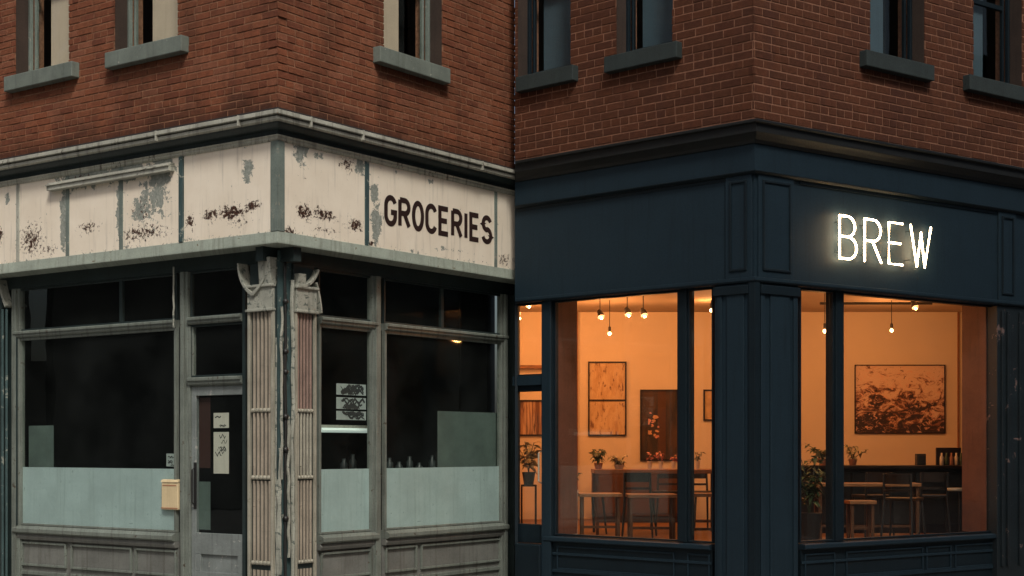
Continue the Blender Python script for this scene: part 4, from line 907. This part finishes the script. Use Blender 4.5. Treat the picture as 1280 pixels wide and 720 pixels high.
bench(*bx(785, 847, 15.0, .36), zat(618, 15.0), 'middle oak bench in front of the long table')
bench(*bx(856, 905, 14.8, .34), zat(617, 14.8), 'right oak bench seen in the narrow left window')
x0, x1, y0, y1 = bx(742, 862, 18.9, .5)
t = thing('sideboard', 'dark wooden sideboard against the wall behind the long table', 'sideboard', ((x0 + x1) / 2, 19.1, ZF))
MB().box(x0, x1, y0, y1, ZF + .08, zat(590, 18.9)).box(x0 + .05, x1 - .05, y0 + .05, y1, ZF, ZF + .08).build('cabinet', M['walnut'], t, bevel=.005)
for i in range(3): MB().box(x0 + .03 + i * .4, x0 + .4 + i * .4, y0 - .012, y0 - .001, ZF + .12, zat(590, 18.9) - .05).build('door', M['walnut'], t, bevel=.004)
def cafe_chair(px, Y, rz, label, zs=.42):
    c = at(px, 0, Y); t = thing('cafe_chair', label, 'chair', (c.x, c.y, ZF), 'dark slim cafe chairs'); w_ = .17
    def rot(x, y, z): return (c.x + x * math.cos(rz) - y * math.sin(rz), c.y + x * math.sin(rz) + y * math.cos(rz), ZF + z)
    sm = MB(); a = [sm.vert(rot(x, y, zs)) for x, y in ((-w_, -w_), (w_, -w_), (w_ * .88, w_), (-w_ * .88, w_))]; b = [sm.vert(rot(x, y, zs + .03)) for x, y in ((-w_, -w_), (w_, -w_), (w_ * .88, w_), (-w_ * .88, w_))]
    for i in range(4): sm.face([a[i], a[(i + 1) % 4], b[(i + 1) % 4], b[i]])
    sm.face(a[::-1]); sm.face(b); sm.build('seat', M['darkwood'], t, bevel=.006)
    for sx_ in (-1, 1):
        MB().tube([rot(sx_ * w_ * 1.08, -w_ * 1.08, 0), rot(sx_ * w_ * .88, -w_ * .88, zs)], [.010, .014], 8).build('leg', M['black'], t)
        MB().tube([rot(sx_ * w_ * .95, w_ * 1.2, 0), rot(sx_ * w_ * .8, w_ * .95, zs), rot(sx_ * w_ * .8, w_ * 1.1, zs + .27)], [.010, .014, .011], 8).build('leg', M['black'], t)
    bk_ = MB()
    for zz, hh in ((zs + .17, .10), (zs + .09, .025)):
        P_ = [rot(w_ * .82 * math.sin(q), w_ * (1.0 + .22 * math.cos(q)), zz) for q in [(-1.25 + 2.5 * i / 8) for i in range(9)]]
        lo = [bk_.vert(p) for p in P_]; hi = [bk_.vert((p[0], p[1], p[2] + hh)) for p in P_]; 
        for i in range(8): bk_.face([lo[i], lo[i + 1], hi[i + 1], hi[i]])
    bo = bk_.build('backrest', M['darkwood'], t); so2 = bo.modifiers.new('s', 'SOLIDIFY'); so2.thickness = .015
cafe_chair(731, 16.5, 1.9, 'dark chair with curved back at the left end of the long table')
cafe_chair(798, 15.9, 3.0, 'dark chair between the left and middle oak benches')
cafe_chair(835, 17.4, -.2, 'dark chair on the far side of the long table')
cafe_chair(878, 17.3, .3, 'dark chair behind the table in the narrow left window')
cafe_chair(1090, 16.0, 3.3, 'dark chair at the counter just right of the mullion')
cafe_chair(1128, 15.0, 2.6, 'dark chair in the middle of the right cafe window')
cafe_chair(1165, 16.0, 3.0, 'dark chair at the counter left of the slim bar stool')
# pedestal by left jamb
x0, x1, y0, y1 = bx(709, 722, 15.4, .16)
o = MB().box(x0, x1, y0, y1, ZF, zat(616, 15.4)).box(x0 - .01, x1 + .01, y0 - .01, y1 + .01, zat(616, 15.4) + .0005, zat(613.5, 15.4)).build('pedestal', M['ceramic'], bevel=.003); tag(o, 'slim cream plant pedestal at the left jamb of the cafe window', 'pedestal')
plant(((x0 + x1) / 2, (y0 + y1) / 2, zat(613.5, 15.4)), .22, .12, 9, 'leaf', 'small leafy plant on the slim cream pedestal', .045, .08, seed=1, ll=.07)
pp = at(748, 587, 16.5); pp.z = zat(587, Yt); plant(pp, .28, .12, 14, 'leaf', 'bushy dark plant at the left end of the long table', .05, .07, seed=2, ll=.08)
pp = at(774, 587, 16.45); pp.z = zat(587, Yt); plant(pp, .17, .16, 12, 'leafpale', 'low pale dried plant in the middle of the long table', .06, .05, 'ceramic', seed=3, ll=.08)
for i, px in enumerate((812, 826, 842, 872)):
    pp = at(px, 587, 16.5); pp.z = zat(587, Yt)
    plant(pp, .16 + .03 * (i % 2), .05, 5, 'petal' if i != 3 else 'leafpale', ('vase of pink flowers left of the other two on the long table', 'vase of pink flowers between the two others on the long table', 'vase of pink flowers beside the window mullion', 'vase of dried stems in the narrow left window')[i], .03, .09, 'ceramic', name='flower_vase', seed=10 + i, ll=.05, lw=.04, stems=4)
x0, x1, y0, y1 = bx(651, 671, 16.5, .2)
t = thing('plant_stand', 'dark plant stand behind the cafe door', 'plant stand', ((x0 + x1) / 2, 16.6, ZF))
MB().box(x0, x1, y0, y1, zat(606, 16.5) - .02, zat(606, 16.5)).build('shelf', M['darkwood'], t)
for x_ in (x0, x1 - .02):
    for y_ in (y0, y1 - .02): MB().box(x_, x_ + .02, y_, y_ + .02, ZF, zat(606, 16.5) - .021).build('leg', M['darkwood'], t)
plant(((x0 + x1) / 2, 16.6, zat(606, 16.5)), .52, .16, 16, 'leafpale', 'tall pale leaved plant seen through the cafe door', .075, .14, 'black', seed=5, ll=.12, lw=.05)
# right hand side: counter, benches, stool, plants
x0, x1 = at(985, 0, 16.5).x, at(1222, 0, 16.5).x; zct = zat(582, 16.5)
t = thing('counter', 'long dark wooden bar counter under the abstract painting', 'counter', ((x0 + x1) / 2, 16.8, ZF))
MB().box(x0 - .03, x1 + .03, 16.45, 17.15, zct - .035, zct).build('counter_top', M['darkwood'], t, bevel=.004)
MB().box(x0, x1, 16.6, 17.1, ZF, zct - .036).build('counter_front', M['darkwood'], t)
for i in range(6): MB().box(x0 + .04 + i * .35, x0 + .36 + i * .35, 16.585, 16.599, ZF + .1, zct - .08).build('panel', M['black'], t, bevel=.004)
bench(*bx(1022, 1152, 15.4, .3), zat(604, 15.4), 'long oak bench in front of the dark counter')
bench(*bx(1062, 1096, 15.0, .25), zat(626, 15.0), 'short low oak bench in front of the long bench')
pp = at(1200, 610, 15.6); t = thing('bar_stool', 'slim dark bar stool at the right end of the counter', 'stool', (pp.x, pp.y, ZF))
MB().lathe((pp.x, pp.y, pp.z - .03), [(.12, 0), (.13, .01), (.13, .03)], 20).build('seat', M['greymetal'], t)
MB().tube([(pp.x, pp.y, ZF + .02), (pp.x, pp.y, pp.z - .03)], .015, 10).build('pole', M['black'], t)
MB().lathe((pp.x, pp.y, ZF), [(.15, 0), (.15, .01), (.03, .03)], 20).build('base', M['black'], t)
a = at(1145, 0, 16.8); o = MB().box(a.x, a.x + .1, 16.75, 16.85, zct, zct + .13).box(a.x + .01, a.x + .09, 16.74, 16.7495, zct + .02, zct + .11).build('speaker_box', M['black'], bevel=.004); tag(o, 'small black box standing on the counter', 'speaker')
x0 = at(1170, 0, 16.9).x; o = MB().box(x0, x0 + .28, 16.88, 16.92, zct, zct + .20).build('card_display', M['darkwood'], bevel=.004); tag(o, 'leaning dark board at the right end of the counter', 'board')
for i in range(5):
    o = MB().lathe((x0 + .03 + i * .055, 16.78, zct), [(.018, 0), (.022, .01), (.022, .09), (.01, .11), (.01, .14)], 10).build('bottle', (M['ceramic'], M['leaf'], M['terracotta'])[i % 3], smooth=True)
    tag(o, ('pale', 'green', 'red brown', 'second pale', 'second green')[i] + ' little bottle in front of the leaning board on the counter', 'bottle', 'bottles on the cafe counter')
plant(at(1012, 640, 14.9).to_tuple()[:2] + (ZF,), .95, .24, 16, 'leaf', 'tall leafy floor plant at the left of the right cafe window', .13, .3, 'black', seed=21, ll=.14, lw=.05, stems=9)
pp = at(1030, 582, 16.7); pp.z = zct; plant(pp, .24, .2, 22, 'leaf', 'dense dark bush on the left end of the counter', .07, .08, seed=22, ll=.08)
pp = at(1066, 582, 16.7); pp.z = zct; plant(pp, .28, .18, 9, 'leafpale', 'airy leafy plant on the counter just right of the mullion', .05, .07, seed=23, ll=.07)

# ---------------------------------------------------------------- street opposite (seen only as reflections, plus one block added for shade)
def far(name, x0, x1, y0, y1, h, label):
    t = thing(name, label, 'building', ((x0 + x1) / 2, (y0 + y1) / 2, 0))
    MB().box(x0, x1, y0, y1, 0, h).build('wall', M['rustwall'], t)
    return t
def mirror_hit(px, Xw):
    """where the reflection of a grocery window column strikes the house row at X = Xw"""
    c = Vector((0, 0)); n = AL.n; o_ = AL.o + n * NS; cm_ = c - n * 2 * (c - o_).dot(n); wpt = AL.o + AL.d * AL.u(px, NS) + n * NS; d = wpt - cm_
    return cm_.y + d.y * (Xw - cm_.x) / d.x
ya, yb = mirror_hit(37, -26), mirror_hit(68, -26)
lo_, hi_ = min(ya, yb), max(ya, yb)
far('opposite_building', -40, -26, lo_ - 40, lo_, 14, 'brown house across the side street, nearer half of the row reflected in the grocery glass')
far('opposite_building', -40, -26, hi_, hi_ + 50, 14, 'brown house across the side street, farther half of the row reflected in the grocery glass')
far('opposite_building', -60, -45, lo_ - 6, hi_ + 6, 4.6, 'low brown house in the gap of the row reflected in the grocery glass')
far('opposite_building', 10.5, 60, -30, -14, 38, 'unseen tall block added across the street to shade the cafe')  # out of view, added to keep sun and sky light off the cafe
far('opposite_building', 34, 46, -13, 40, 13, 'brown house across the side street reflected in the cafe glass')
